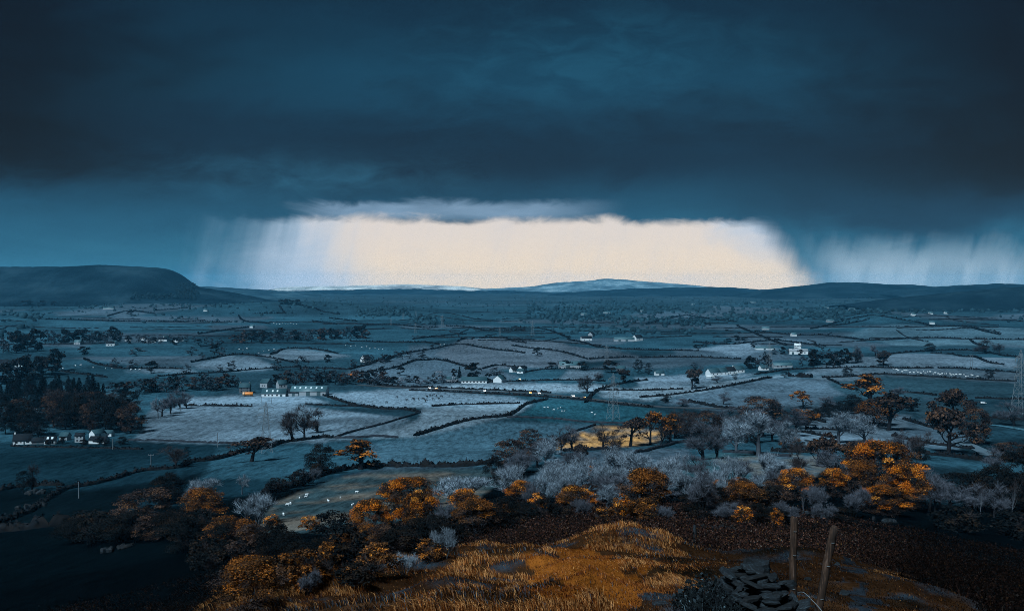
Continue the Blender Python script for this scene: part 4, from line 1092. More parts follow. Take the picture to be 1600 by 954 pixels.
belt(['shrubP', 'bareP', 'shrubG', 'bareG'], 800, 752, 1240, 748, 14, (34, 50), (44, 62), 'frosted scrub tree', 'in the upper row of the central wood', 'upper scrub of the central wood', 9, 31)
belt(['shrubG', 'bareG', 'shrubP', 'brown'], 850, 790, 1240, 776, 14, (34, 52), (40, 56), 'tangled grey tree', 'in the middle row of the central wood', 'middle scrub of the central wood', 8, 32)
belt(['bush', 'shrubB', 'dark', 'shrubG'], 800, 812, 1330, 816, 16, (22, 36), (36, 54), 'dark scrub bush', 'along the top of the bracken slope', 'scrub at the top of the bracken slope', 4, 33)
belt(['dark', 'autB', 'bush', 'brown'], 560, 868, 790, 828, 9, (34, 52), (44, 62), 'dark tangled bush', 'below the orange trees of the middle', 'dark bushes among the orange trees', 7, 34)
belt(['dark', 'brown', 'bush'], 300, 880, 560, 885, 8, (44, 66), (50, 72), 'dark leafy tree', 'in the shade of the lower left wood', 'shaded trees of the lower left wood', 9, 35)
belt(['brown', 'bareG', 'bareB', 'oak'], 1240, 735, 1450, 715, 9, (38, 56), (40, 58), 'dusky wood tree', 'behind the largest orange tree', 'wood behind the largest orange tree', 6, 36)
belt(['bareG', 'brown', 'bareB'], 1040, 690, 1250, 688, 9, (34, 50), (38, 54), 'brown wood tree', 'in the back row of the right wood', 'back row of the right wood', 7, 37)
belt(['dark', 'bush', 'bareG'], 1440, 800, 1600, 800, 8, (46, 66), (44, 64), 'black tree', 'in the shadowed right corner wood', 'shadowed right corner wood', 9, 38)
belt(['dark', 'brown', 'bush'], 110, 850, 320, 836, 7, (36, 52), (52, 74), 'black bushy tree', 'along the dark lower left hedge', 'dark lower left hedge trees', 6, 39)

belt(['dark', 'ever', 'brown', 'dark'], 0, 662, 215, 660, 13, (34, 48), (30, 42), 'black tree', 'in the middle of the left wood', 'middle of the left wood', 4, 41)
belt(['bush', 'dark', 'bush'], 50, 693, 205, 695, 7, (8, 15), (10, 17), 'dark garden bush', 'between the left cottages', 'garden bushes of the left cottages', 1.2, 42)
# ================================================================== hedges and field walls
M_HEDGE = mat_col('hedge', 1, .02, .18)
M_WALLM = mat_col('field_wall', 1, .05, .15)
_hr = NP(77)
def boundary(pts, w_, h, label, kind='hedge', group=None, tuft=1.0):
    P = densify(ground_at([p[0] for p in pts], [p[1] for p in pts])[:, :2], 10)
    L = np.concatenate([[0], np.cumsum(np.linalg.norm(np.diff(P, axis=0), axis=1))])
    D = np.hypot(*P.mean(0)); step = max(1.2, D * .0022)
    n = max(4, int(L[-1] / step)); n = min(n, 420)
    t = np.linspace(0, L[-1], n); P = np.stack([np.interp(t, L, P[:, 0]), np.interp(t, L, P[:, 1])], -1)
    T = np.gradient(P, axis=0); T /= np.linalg.norm(T, axis=1)[:, None] + 1e-9; N = np.stack([-T[:, 1], T[:, 0]], -1)
    sec = np.array([(-.5, -.2), (-.52, .45), (-.34, .9), (0, 1.0), (.34, .9), (.52, .45), (.5, -.2)]); k = len(sec)
    jit = .30 if kind == 'hedge' else .10
    hh = h * (1 + _hr.normal(0, jit, n)).clip(.35, 1.9); ww = w_ * (1 + _hr.normal(0, jit, n)).clip(.5, 1.7)
    gap = (_hr.uniform(0, 1, n) < (.05 if kind == 'hedge' else .02)); hh[gap] *= .35
    off = sec[None, :, 0] * ww[:, None] + _hr.normal(0, jit * .25 * w_, (n, k))
    xy = P[:, None] + N[:, None] * off[..., None]
    z = height(xy[..., 0], xy[..., 1]) * .5 + height(P[:, 0], P[:, 1])[:, None] * .5 + sec[None, :, 1] * hh[:, None] * (1 + _hr.normal(0, jit * .3, (n, k)))
    v = np.concatenate([xy, z[..., None]], -1).reshape(-1, 3)
    i = np.arange(n - 1)[:, None] * k; j = np.arange(k - 1)[None]
    f = np.stack([i + j, i + j + 1, i + k + j + 1, i + k + j], -1).reshape(-1, 4)
    base = np.array((.007, .009, .011)) if kind == 'hedge' else np.array((.022, .026, .032))
    c = base * _hr.uniform(.5, 1.7, (len(v), 1)) + np.array((.008, .004, .001)) * _hr.uniform(0, 1, (len(v), 1)) * (kind == 'hedge')
    b = MB(); b.add(v, f, c)
    if kind == 'hedge' and tuft > 0:         # leafy sprays standing proud of the hedge
        m = int(n * 5 * tuft); q_ = _hr.integers(0, n, m)
        pt = np.concatenate([P[q_] + N[q_] * (_hr.uniform(-.5, .5, (m, 1)) * w_), (height(P[q_, 0], P[q_, 1]) + hh[q_] * _hr.uniform(.5, 1.15, m))[:, None]], -1)
        a, qq = leaf_quads(pt, _hr.normal(0, 1, (m, 3)) + np.array([0, 0, .6]), max(.3, step * .45), _hr)
        b.add(a, qq, np.repeat(base * _hr.uniform(.6, 2.0, (m, 1)), 4, axis=0))
    o = b.build(kind if kind == 'hedge' else 'field_wall', M_HEDGE if kind == 'hedge' else M_WALLM)
    tag(o, label, 'hedge' if kind == 'hedge' else 'wall', group or ('hedges between the fields' if kind == 'hedge' else 'walls between the fields'))
    return o

HEDGES = [  # points in the photo, width m, height m, label
 ([(0, 818), (40, 803), (75, 780), (105, 764), (150, 756), (184, 747), (223, 736), (276, 731), (302, 722), (341, 717), (372, 708), (400, 702)], 1.8, 1.7, 'long dark hedge curving through the lower left fields below the spreading tree'),
 ([(300, 722), (341, 717), (380, 706), (420, 700), (440, 692), (470, 688), (500, 684), (520, 684)], 2.0, 2.0, 'hedge under the three tall bare trees, running on to the pylon'),
 ([(18, 697), (90, 699), (150, 700), (222, 702)], 1.6, 1.0, 'dark hedge along the front of the left cottages'),
 ([(288, 634), (330, 634), (394, 635)], 1.8, 1.8, 'short hedge in the light field below the orange trailer'),
 ([(0, 830), (60, 824), (130, 815)], 2.6, 2.6, 'black hedge low at the left edge of view'),
 ([(0, 766), (40, 760), (98, 758)], 2.0, 1.8, 'hedge beside the small dark evergreen at the far left'),
 ([(648, 681), (690, 668), (740, 655), (790, 650), (806, 643), (822, 632), (855, 624)], 2.4, 1.8, 'dark hedge swinging up along the left side of the teal sheep field'),
 ([(500, 616), (530, 626), (560, 634), (600, 639), (635, 640), (656, 645)], 2.2, 1.7, 'hedge curving from the long barn to the bend below the cattle'),
 ([(478, 632), (520, 634), (562, 635)], 1.6, 1.3, 'straight low hedge across the light field right of the three tall bare trees'),
 ([(675, 635), (720, 632), (770, 631), (812, 630)], 2.0, 1.5, 'hedge below the cattle ending at the teal sheep field'),
 ([(412, 772), (450, 763), (490, 748), (530, 736), (560, 731), (600, 728), (680, 729), (740, 727), (775, 722)], 2.6, 2.2, 'thick hedge joining the lone oak and the dark bushy tree'),
 ([(590, 602), (650, 605), (730, 608), (800, 611), (860, 614)], 2.0, 1.9, 'hedge on the far side of the main road'),
 ([(640, 610), (700, 612), (760, 615), (830, 619), (900, 624), (960, 631), (1020, 637)], 2.0, 1.6, 'hedge on the near side of the main road'),
 ([(915, 629), (930, 613), (950, 605), (985, 597), (1012, 594)], 2.2, 2.0, 'hedge rising from the lane junction past the dark round oak'),
 ([(928, 609), (1000, 610), (1066, 608)], 1.8, 1.6, 'level hedge from the lane junction to the dark spreading oak'),
 ([(1000, 621), (1040, 618), (1070, 614), (1100, 610), (1140, 603), (1180, 595), (1206, 590)], 2.0, 1.8, 'dark hedge climbing right below the white terrace'),
 ([(690, 598), (760, 597), (830, 595), (900, 594), (946, 595)], 1.8, 1.6, 'hedge along the foot of the white gabled building'),
 ([(818, 582), (850, 577), (900, 576), (960, 578)], 1.6, 1.5, 'hedge under the grey barn'),
 ([(1070, 627), (1090, 630), (1120, 636), (1160, 640), (1210, 641)], 2.4, 1.8, 'hedge along the lane right of the dark round bush'),
 ([(1180, 585), (1230, 578), (1272, 576), (1337, 574), (1400, 575), (1458, 575)], 2.0, 1.7, 'hedge along the top of the right sheep field'),
 ([(1466, 575), (1520, 577), (1592, 582)], 2.2, 1.8, 'hedge above the right end of the right sheep field'),
 ([(1285, 590), (1337, 588), (1377, 585), (1442, 588), (1520, 593), (1588, 596)], 2.2, 1.8, 'thick black hedge along the bottom of the right sheep field'),
 ([(1293, 592), (1311, 600), (1328, 608)], 1.6, 1.5, 'short hedge slanting down from the bottom of the right sheep field'),
 ([(1390, 553), (1442, 549), (1495, 547), (1545, 551), (1592, 558)], 1.8, 1.7, 'hedge along the right hill brow under the two bare trees'),
 ([(1455, 552), (1495, 555), (1534, 562), (1568, 570)], 2.0, 1.6, 'hedge winding down inside the right hill field'),
 ([(1524, 622), (1560, 623), (1600, 624)], 1.8, 1.5, 'hedge by the foot of the right edge pylon'),
 ([(1390, 612), (1430, 614), (1463, 618)], 1.6, 1.5, 'hedge left of the tall dark brown tree pair'),
 ([(1412, 655), (1442, 664), (1470, 672)], 1.8, 1.6, 'hedge between the dim field and the striped field at the right'),
 ([(1225, 672), (1260, 676), (1306, 685)], 1.6, 1.4, 'hedge behind the low orange tree and black yews'),
 ([(1259, 670), (1310, 672), (1364, 677)], 1.4, 1.4, 'hedge under the short orange topped oak'),
 ([(1395, 681), (1442, 692), (1521, 702)], 1.8, 1.6, 'hedge under the big dark brown tree pair'),
 ([(1440, 708), (1508, 716), (1562, 724)], 2.2, 2.0, 'black hedge at the far side of the dim field at the right'),
 ([(1206, 705), (1240, 707), (1276, 707)], 2.0, 1.8, 'black hedge bank beside the yews'),
 ([(1542, 652), (1570, 655), (1600, 657)], 2.2, 2.2, 'black hedge above the glinting stream'),
 ([(889, 531), (920, 538), (957, 544), (1023, 547), (1091, 548)], 2.2, 2.0, 'long dark hedge below the far white farm'),
 ([(921, 561), (968, 559), (1010, 559), (1062, 558), (1110, 559), (1157, 561)], 2.2, 2.2, 'long hedge across the mid valley behind the upper pylon'),
 ([(800, 511), (847, 514), (886, 527)], 2.2, 2.0, 'hedge slanting under the middle pylon'),
 ([(800, 540), (852, 546), (890, 553), (918, 561)], 2.0, 1.8, 'hedge along the lower brow of the brown hump field'),
 ([(1083, 535), (1141, 538), (1181, 534), (1215, 531)], 2.2, 2.0, 'hedge above the pale valley field left of the white barn'),
 ([(1010, 507), (1045, 498), (1075, 493), (1115, 499), (1149, 503)], 3.0, 2.4, 'hedge over the far round hill right of centre'),
 ([(1036, 509), (1060, 505), (1088, 503), (1110, 508)], 3.0, 2.2, 'lower hedge on the far round hill right of centre'),
 ([(1152, 509), (1181, 522), (1205, 532), (1228, 540)], 3.0, 2.4, 'hedge slanting down to the white barn from the far fields'),
 ([(1180, 518), (1232, 523), (1285, 524), (1348, 531), (1390, 531), (1442, 528), (1520, 530), (1600, 531)], 2.6, 2.2, 'long dark hedge under the bright far field at the right'),
 ([(1267, 514), (1310, 503), (1348, 495), (1369, 493), (1416, 501), (1442, 506), (1521, 513), (1562, 523)], 2.8, 2.2, 'hedge arching over the bright far field at the right'),
 ([(1300, 509), (1330, 505), (1353, 500)], 2.4, 2.0, 'short hedge left of the bright far field'),
 ([(1516, 531), (1526, 538), (1545, 543)], 2.2, 2.0, 'short hedge slanting below the bright far field'),
 ([(1211, 531), (1250, 536), (1290, 541)], 2.2, 2.0, 'hedge above the white barn'),
 ([(424, 554), (437, 548), (463, 544), (500, 547), (528, 552)], 2.0, 1.8, 'hedge curving over the top of the pale valley field'),
 ([(400, 556), (430, 560), (458, 566)], 2.0, 1.6, 'hedge between the pale hump field and the pale valley field'),
 ([(247, 588), (300, 584), (341, 582), (400, 577), (462, 574), (547, 577)], 2.0, 1.8, 'long hedge below the pale hump field in the left valley'),
 ([(560, 583), (605, 577), (636, 568), (678, 562), (704, 566), (728, 573), (742, 577)], 2.2, 2.0, 'hedge arching under the brown hump field'),
 ([(547, 577), (589, 564), (625, 554), (652, 549), (678, 545), (715, 538), (746, 542), (800, 549), (820, 552)], 2.2, 2.0, 'hedge arching through the brown hump field'),
 ([(715, 534), (762, 527), (794, 530), (822, 536)], 2.2, 2.0, 'hedge on the brow above the brown hump field'),
 ([(754, 576), (780, 571), (822, 575)], 2.0, 1.8, 'hedge under the right foot of the brown hump field'),
 ([(547, 533), (600, 535), (662, 535), (688, 539)], 2.2, 2.0, 'hedge right of the long narrow wood'),
 ([(568, 508), (623, 508), (662, 512), (684, 512)], 2.6, 2.2, 'hedge by the small lattice pylons left of centre'),
 ([(698, 510), (728, 511), (767, 517), (820, 516)], 2.6, 2.2, 'hedge right of the small conical hillock'),
 ([(645, 530), (689, 525), (728, 522)], 2.4, 2.0, 'hedge at the foot of the small conical hillock'),
 ([(395, 490), (425, 490), (445, 489)], 2.6, 2.2, 'hedge on the left flank of the round hill'),
 ([(437, 478), (441, 484), (446, 490)], 2.6, 2.0, 'short hedge running down from the clump on the round hill'),
 ([(463, 475), (492, 482), (505, 487), (530, 491)], 3.0, 2.4, 'hedge running down the right flank of the round hill'),
 ([(400, 503), (421, 506)], 2.6, 2.2, 'short hedge below the round hill at its left'),
 ([(489, 502), (510, 505), (526, 507)], 2.6, 2.4, 'short hedge below the round hill at its right'),
 ([(515, 497), (557, 502)], 2.6, 2.4, 'short hedge at the foot of the right flank of the round hill'),
 ([(168, 494), (200, 486), (241, 490)], 2.6, 2.2, 'hedge over the low hill in the far left fields'),
 ([(244, 485), (270, 483), (289, 481)], 2.8, 2.2, 'short hedge on the low hill under the scar'),
 ([(73, 499), (130, 500), (192, 502), (280, 502), (362, 503)], 2.4, 2.0, 'long level hedge across the far left fields'),
 ([(373, 493), (383, 502), (420, 505)], 2.4, 2.0, 'bent hedge left of the round hill'),
 ([(131, 561), (147, 568), (173, 573), (194, 576), (286, 576)], 2.0, 1.8, 'hedge below the pair of bare trees in the left valley'),
 ([(299, 566), (341, 558), (373, 554), (402, 556)], 2.0, 1.8, 'hedge over the top of the pale hump field'),
 ([(310, 522), (354, 516), (394, 511)], 2.4, 2.0, 'hedge rising right of the white village'),
 ([(92, 580), (131, 585), (168, 590)], 2.0, 1.8, 'hedge in front of the left valley pasture'),
 ([(1232, 588), (1252, 589), (1268, 590)], 5.0, 4.0, 'broad trimmed garden hedge on the right hillside'),
 ([(1190, 640), (1230, 646), (1290, 660)], 1.8, 1.5, 'hedge running down behind the short orange topped oak'),
]
for P_, w_, h_, l_ in HEDGES: boundary(P_, w_ * .85, h_ * .8, l_)
_g = NP(606)
for k in range(64):                           # thin hedges all over the far fields
    px, row = _g.uniform(-10, 1610), 497 + 42 * _g.uniform() ** 1.5 - 12 * (k % 3 == 0)
    c_ = at(px, row); a_ = _g.normal(0, .25) + (1.57 if k % 4 == 3 else 0); L_ = _g.uniform(120, 330) * c_[1] / 2200
    pts_ = [c_[:2] + np.array([math.cos(a_), math.sin(a_)]) * L_ * (t - .5) + _g.normal(0, L_ * .04, 2) for t in (0, .35, .7, 1)]
    q_ = [(800 + F * p_[0] / p_[1], 477 - F * math.tan(math.atan(float(height(*p_)) / p_[1]) + PITCH)) for p_ in pts_]
    boundary(q_, 1.8, 1.6, 'thin dark hedge dividing the far valley fields', 'hedge', 'thin hedges of the far valley', 0)
WALLS = [
 ([(200, 688), (260, 689), (330, 692), (372, 693)], .9, 1.2, 'thin stone wall at the bottom of the light grey field'),
 ([(522, 684), (560, 672), (600, 662), (640, 650), (656, 645)], .9, 1.2, 'pale stone wall slanting across the light fields in the middle'),
 ([(520, 684), (560, 684), (590, 682), (622, 684)], .9, 1.3, 'short dark stone wall right of the three tall bare trees'),
 ([(792, 652), (860, 654), (920, 660), (1000, 662)], .9, 1.3, 'stone wall along the bottom of the teal sheep field'),
 ([(865, 690), (895, 676), (930, 664)], .9, 1.3, 'stone wall at the left of the golden grass'),
 ([(880, 705), (920, 703), (960, 702)], 1.0, 1.4, 'dark stone wall under the golden grass'),
 ([(990, 708), (1020, 702), (1055, 693), (1085, 690)], 1.0, 1.5, 'dark stone wall under the oak row'),
 ([(1130, 706), (1190, 710), (1235, 714)], 1.0, 1.2, 'stone wall over the green patch in the wood'),
]
for P_, w_, h_, l_ in WALLS: boundary(P_, w_, h_, l_, 'field_wall')

# ------------------------------------------------------------------ road and stream
def strip(name, pts, w_, mat, label, cat, lift=.06, kind='structure'):
    P = densify(ground_at([p[0] for p in pts], [p[1] for p in pts])[:, :2], 14)
    T = np.gradient(P, axis=0); T /= np.linalg.norm(T, axis=1)[:, None] + 1e-9; N = np.stack([-T[:, 1], T[:, 0]], -1)
    k = np.linspace(-.5, .5, 5); xy = P[:, None] + N[:, None] * (k * w_)[None, :, None]
    z = height(xy[..., 0], xy[..., 1]) + lift
    n = len(P); i = np.arange(n - 1)[:, None] * 5; j = np.arange(4)[None]
    f = np.stack([i + j, i + 5 + j, i + 6 + j, i + 1 + j], -1).reshape(-1, 4)[:, ::-1]
    o = link(name, mesh_np(name, np.concatenate([xy, z[..., None]], -1).reshape(-1, 3), f, [mat], smooth=True))
    return tag(o, label, cat, kind=kind)
M_ROAD = mat_plain('tarmac', (.055, .06, .065), .6, .4, .2, .5)
M_WATER = mat_plain('water', (.08, .22, .27), .12, .6, .1, 1)
strip('road', [(560, 601), (650, 606.5), (730, 610), (800, 613), (860, 616.5), (920, 623), (980, 630), (1040, 636), (1120, 638), (1200, 640)], 7, M_ROAD, 'main road crossing the valley between hedges', 'road', .25)
strip('stream', [(1538, 663), (1560, 665), (1580, 668), (1615, 674)], 6, M_WATER, 'glinting stream at the right edge', 'stream', .3)
strip('track', [(1500, 690), (1518, 697), (1537, 706), (1545, 712)], 7, mat_plain('track_stone', (.10, .15, .18), .7, .3, .3, .6), 'pale farm track right of the tall brown trees', 'track', .3)

# ================================================================== buildings
M_WHITE = mat_plain('whitewash', (.66, .69, .69), .8, .2, .06, .8)
M_GREYW = mat_plain('grey_render', (.30, .33, .35), .85, .2, .15, .8)
M_STONE = mat_plain('dark_stone_wall', (.10, .11, .12), .9, .15, .35, 2.5)
M_SLATE = mat_plain('dark_slate', (.010, .014, .018), .8, .12, .25, 2)
M_SLATEB = mat_plain('blue_slate', (.026, .07, .085), .7, .2, .2, 2)
M_TIN = mat_plain('tin_roof', (.06, .13, .15), .5, .4, .15, 1)
M_PANE = mat_plain('window_glass', (.015, .02, .025), .1, .6, .1, 1)
M_SKYL = mat_plain('skylight_glass', (.70, .78, .80), .3, .5, .05, 1)
M_DOOR = mat_plain('painted_door', (.05, .09, .10), .6, .3, .1, 1)
_unit = MB(); _unit.box((0, 0, 0), (1, 1, 1)); UNIT = {}
def unit(mat):
    if mat.name not in UNIT: UNIT[mat.name] = _unit.mesh('block', [mat], False, False)
    return UNIT[mat.name]
def piece(name, mat, parent, loc, dims, rot=(0, 0, 0)):
    return link(name, unit(mat), parent, loc, rot, dims)

def house(px, row, w_, d, eave, ridge, yaw, label, wall=M_WHITE, roof=M_SLATE, chim=(), wins=(), doors=(), sky=(), name='cottage', cat='house', gwins=(), pos=None, group=None, lean_to=None):
    """gabled building, ridge along its own x; the long front looks towards -y; wins: (x, z, w, h) on the front"""
    p = at(px, row) if pos is None else pos
    o = bpy.data.objects.new(name, None); COL.objects.link(o); o.location = p; o.rotation_euler = (0, 0, R(yaw))
    tag(o, label, cat, group)
    if px < 180 and 675 < row < 700: o.scale = (.84, .84, .84)
    x, y = w_ / 2, d / 2
    b = MB()
    b.add([(-x, -y, -1.2), (x, -y, -1.2), (x, y, -1.2), (-x, y, -1.2), (-x, -y, eave), (x, -y, eave), (x, y, eave), (-x, y, eave), (-x, 0, ridge), (x, 0, ridge)],
          [(0, 1, 5, 4), (2, 3, 7, 6)])
    b.add([(-x, -y, -1.2), (-x, y, -1.2), (-x, y, eave), (-x, 0, ridge), (-x, -y, eave), (x, -y, -1.2), (x, y, -1.2), (x, y, eave), (x, 0, ridge), (x, -y, eave)],
          [(0, 4, 3, 2, 1), (5, 6, 7, 8, 9)])
    link('wall', b.mesh('wall', [wall], False, False), o)
    b = MB(); ov = .35; th = .16; sl = (ridge - eave) / y
    for s in (-1, 1):
        e = (y + ov) * s; ze = eave - sl * ov
        v = [(-x - ov, e, ze + .02), (x + ov, e, ze + .02), (x + ov, 0, ridge + .02), (-x - ov, 0, ridge + .02)]
        b.add(v + [(a, c, k + th) for a, c, k in v], [(4, 5, 6, 7), (3, 2, 1, 0), (0, 1, 5, 4), (1, 2, 6, 5), (3, 0, 4, 7)])
    rf = link('roof', b.mesh('roof', [roof], False, False), o)
    for cx in chim:
        piece('chimney', wall, o, (cx * (x - .5), 0, ridge + .45), (.9, .7, 1.7))
    for wx, wz, ww, wh in wins:
        piece('window', M_PANE, o, (wx, -y - .01, wz), (ww, .12, wh))
    for wy, wz, ww, wh in gwins:
        piece('window', M_PANE, o, (x + .01, wy, wz), (.12, ww, wh)); 
    for wx, ww, wh in doors:
        piece('door', M_DOOR, o, (wx, -y - .01, wh / 2), (ww, .1, wh))
    for sx, t in sky:                         # panes in the front roof slope
        yy = -y * (1 - t); zz = eave + sl * (y + yy) + th + .06
        piece('skylight', M_SKYL, rf, (sx, yy, zz), (1.3, 1.9, .08), (math.atan(sl), 0, 0))
    return o

# the left cottages
house(36, 693, 11.5, 7, 2.9, 6.8, 18, 'large white cottage with a dark slate roof, leftmost of the left row', chim=(-.9,), wins=[(-3.6, 1.6, 1.5, 1.1), (-.8, 1.7, .7, 1.0), (3.4, 1.7, 1.9, 1.0)], gwins=[(0, 4.0, .9, 1.1)], doors=[(1.2, .9, 2)])
house(60, 693, 7.5, 5, 2.0, 4.4, 16, 'low dark stone outbuilding right of the large white cottage', M_STONE, M_SLATE, doors=[(0, 1.2, 1.8)], name='outbuilding', cat='building')
house(79, 693, 7, 6, 2.8, 5.2, 14, 'small white fronted cottage with many narrow windows', M_WHITE, M_SLATE, wins=[(-2.6, 1.5, .7, 1.6), (-1.5, 1.5, .7, 1.6), (-.4, 1.5, .7, 1.6), (.7, 1.5, .7, 1.6), (1.8, 1.5, .7, 1.6)], sky=[(-1.4, .5), (1.4, .5)])
house(102, 687, 6, 5, 3.0, 5.4, -10, 'grey blue cottage half hidden by a tree in the left row', M_GREYW, M_SLATEB, wins=[(-1, 1.8, .8, 1), (1.4, 1.8, .8, 1)])
house(125, 690, 5.5, 5, 4.6, 6.2, 8, 'small two storey pale house in the middle of the left row', M_GREYW, M_SLATE, wins=[(-1.2, 1.4, .9, 1), (1.2, 1.4, .9, 1), (-1.2, 3.6, .9, 1), (1.2, 3.6, .9, 1)])
house(155, 692, 12, 6, 2.4, 4.6, -12, 'long bright white bungalow with a dark window band at the right of the left row', M_WHITE, M_SLATE, wins=[(-1.0, 1.5, 3.6, .7), (3.4, 1.5, 2.6, .8)], name='bungalow')
house(152, 683, 9, 6, 3.4, 5.8, 60, 'white gabled house behind the long bright white bungalow', M_WHITE, M_SLATEB, wins=[(0, 2.2, 1.2, 1.0)])
house(168, 681, 8, 5, 2.6, 4.4, -4, 'white walled house with teal roof above the right end of the left row', M_WHITE, M_SLATEB, wins=[(-2, 1.6, 1.0, .8), (2, 1.6, 1.0, .8)])
# the farm with the long barn
house(383, 613, 9, 7, 5.0, 8.4, 4, 'tall stone farmhouse with two chimneys behind the orange trailer', M_STONE, M_SLATEB, chim=(-.95, .95), wins=[(-2.5, 1.6, .9, 1.2), (2.5, 1.6, .9, 1.2), (-2.5, 4.0, .9, 1.1), (2.5, 4.0, .9, 1.1)], name='farmhouse')
house(429, 619, 20, 8, 3.0, 6.4, 0, 'low whitewashed farm range with dark openings left of the long barn', M_WHITE, M_SLATEB, wins=[(-7, 1.5, 1.4, 1.2), (-4, 1.5, 1.4, 1.2), (-1, 1.5, 1.4, 1.2), (3, 1.5, 1.4, 1.2)], doors=[(6.5, 2.0, 2.2)], sky=[(-6, .5), (-1, .5), (3, .5)], name='farm_range', cat='building')
house(456, 618, 12, 7, 3.0, 6.0, 0, 'dark roofed farm shed joining the low range and the long barn', M_GREYW, M_SLATE, sky=[(1, .5), (4, .5)], wins=[(-3, 1.5, 1.6, 1.4)], doors=[(2, 2.4, 2.4)], name='farm_shed', cat='building')
house(484, 617, 30, 13, 4.0, 8.0, -2, 'long teal roofed barn with a row of six bright skylights', M_GREYW, M_TIN, sky=[(-12 + 4.6 * k, .62) for k in range(6)], doors=[(-9, 3.2, 3.4), (0, 3.2, 3.4), (9, 3.2, 3.4)], name='barn', cat='barn')
house(440, 606, 8, 7, 4.2, 7.4, 35, 'grey blue house behind the farm range, right one of two', M_GREYW, M_SLATEB, wins=[(-1.5, 2, 1, 1.1), (1.5, 2, 1, 1.1)])
house(416, 605, 9, 7, 4.6, 8.0, -30, 'grey blue house behind the farm range, left one of two', M_GREYW, M_SLATEB, wins=[(-1.5, 2, 1, 1.1), (1.5, 2, 1, 1.1)])
# by the main road
house(741, 598, 24, 8, 2.8, 5.8, 0, 'long low white building with a teal roof by the main road', M_WHITE, M_SLATEB, wins=[(-10 + 3.3 * k, 1.5, 1.6, 1.0) for k in range(7)], name='hall', cat='building')
house(781, 597, 10, 9, 3.6, 7.0, 62, 'white gabled house right of the long low white building', M_WHITE, M_SLATEB, wins=[(-2, 1.8, 1, 1.1), (2, 1.8, 1, 1.1)], gwins=[(-1.5, 1.8, 1, 1.1), (1.5, 1.8, 1, 1.1)], name='house')
house(706, 596, 10, 6, 2.8, 5.0, 10, 'small pale house left of the dark narrow tree', M_GREYW, M_SLATEB, wins=[(-2, 1.6, 1, 1), (2, 1.6, 1, 1)])
house(803, 581, 9, 6, 3, 5.6, 40, 'white farm cottage above the teal strip field, left of three', M_WHITE, M_SLATE, wins=[(0, 1.6, 1.4, 1)])
house(814, 583, 7, 6, 2.8, 5.0, -20, 'white farm cottage above the teal strip field, middle of three', M_WHITE, M_SLATEB, wins=[(0, 1.6, 1.4, 1)])
house(816, 580, 9, 7, 3.4, 6.6, 55, 'white farm cottage above the teal strip field, right of three', M_WHITE, M_SLATE, wins=[(0, 1.8, 1.4, 1)])
house(890, 575, 24, 12, 4, 8, 6, 'wide grey barn with a dark doorway among trees', M_GREYW, M_TIN, doors=[(-3, 5, 4.5)], name='barn', cat='barn')
house(970, 580, 9, 7, 3.4, 6.2, -14, 'small pale farmhouse behind the larger dark evergreen', M_GREYW, M_SLATEB, wins=[(-2, 1.8, 1, 1.1), (2, 1.8, 1, 1.1)])
house(1030, 586, 9, 6, 2.6, 5.0, 12, 'low white shed right of the dark evergreens', M_WHITE, M_SLATEB, doors=[(0, 2.2, 2.1)], name='shed', cat='shed')
house(571, 565, 9, 8, 3.6, 8.0, 50, 'small bright white house alone on the slope in the valley', M_WHITE, M_SLATE, wins=[(0, 2, 1.6, 1.2)])
# the white terrace
for k, (hx, hr, w_, rf, lb) in enumerate([(1114, 586.5, 12, M_SLATEB, 'first from the left with the full white gable'), (1127, 585.5, 10, M_SLATEB, 'second from the left'),
                                          (1140, 584, 10, M_SLATE, 'third from the left with the darker roof'), (1153, 582, 10, M_SLATEB, 'fourth from the left')]):
    house(hx, hr, w_, 9, 3.8, 7.4, 24, 'white terrace house, ' + lb, M_WHITE, rf, chim=(.9,) if k == 2 else (), wins=[(-2.5, 1.9, 1.1, 1.1), (2.2, 1.9, 1.1, 1.1)], name='terrace_house', group='white terrace on the hillside')
house(1110, 590, 8, 3, 1.6, 2.3, 4, 'low white outbuilding in front of the terrace gable', M_WHITE, M_WHITE, doors=[(1, 1.0, 1.3)], name='outbuilding', cat='building')
house(1247, 553, 25, 10, 4.8, 7.2, -4, 'big white barn with a pale roof, alone in the right valley', M_WHITE, M_GREYW, doors=[(-8, 3, 3.4)], wins=[(2, 2.5, 2, 1.4), (8, 2.5, 2, 1.4)], name='barn', cat='barn')
house(1246, 546, 9, 7, 6.4, 9.0, -4, 'tall white farmhouse with chimneys behind the big white barn', M_WHITE, M_WHITE, chim=(-.9, .9), wins=[(-3.2, 5.2, .9, 1.1), (-1.1, 5.2, .9, 1.1), (1.1, 5.2, .9, 1.1), (3.2, 5.2, .9, 1.1)], name='farmhouse')
house(1194, 546, 26, 8, 2.6, 4.4, -3, 'long low white shed left of the big white barn', M_WHITE, M_TIN, doors=[(0, 3, 2)], name='shed', cat='shed')
house(1193, 578, 9, 6, 2.8, 5.4, 20, 'white cottage at the foot of the middle right pylon', M_WHITE, M_SLATEB, wins=[(-1.6, 1.6, 1, 1), (1.6, 1.6, 1, 1)])
house(1222, 574, 20, 8, 2.8, 5.2, 4, 'long grey roofed bungalow right of the middle right pylon', M_GREYW, M_TIN, wins=[(-6, 1.6, 1.4, 1), (-2, 1.6, 1.4, 1), (3, 1.6, 1.4, 1)], name='bungalow')
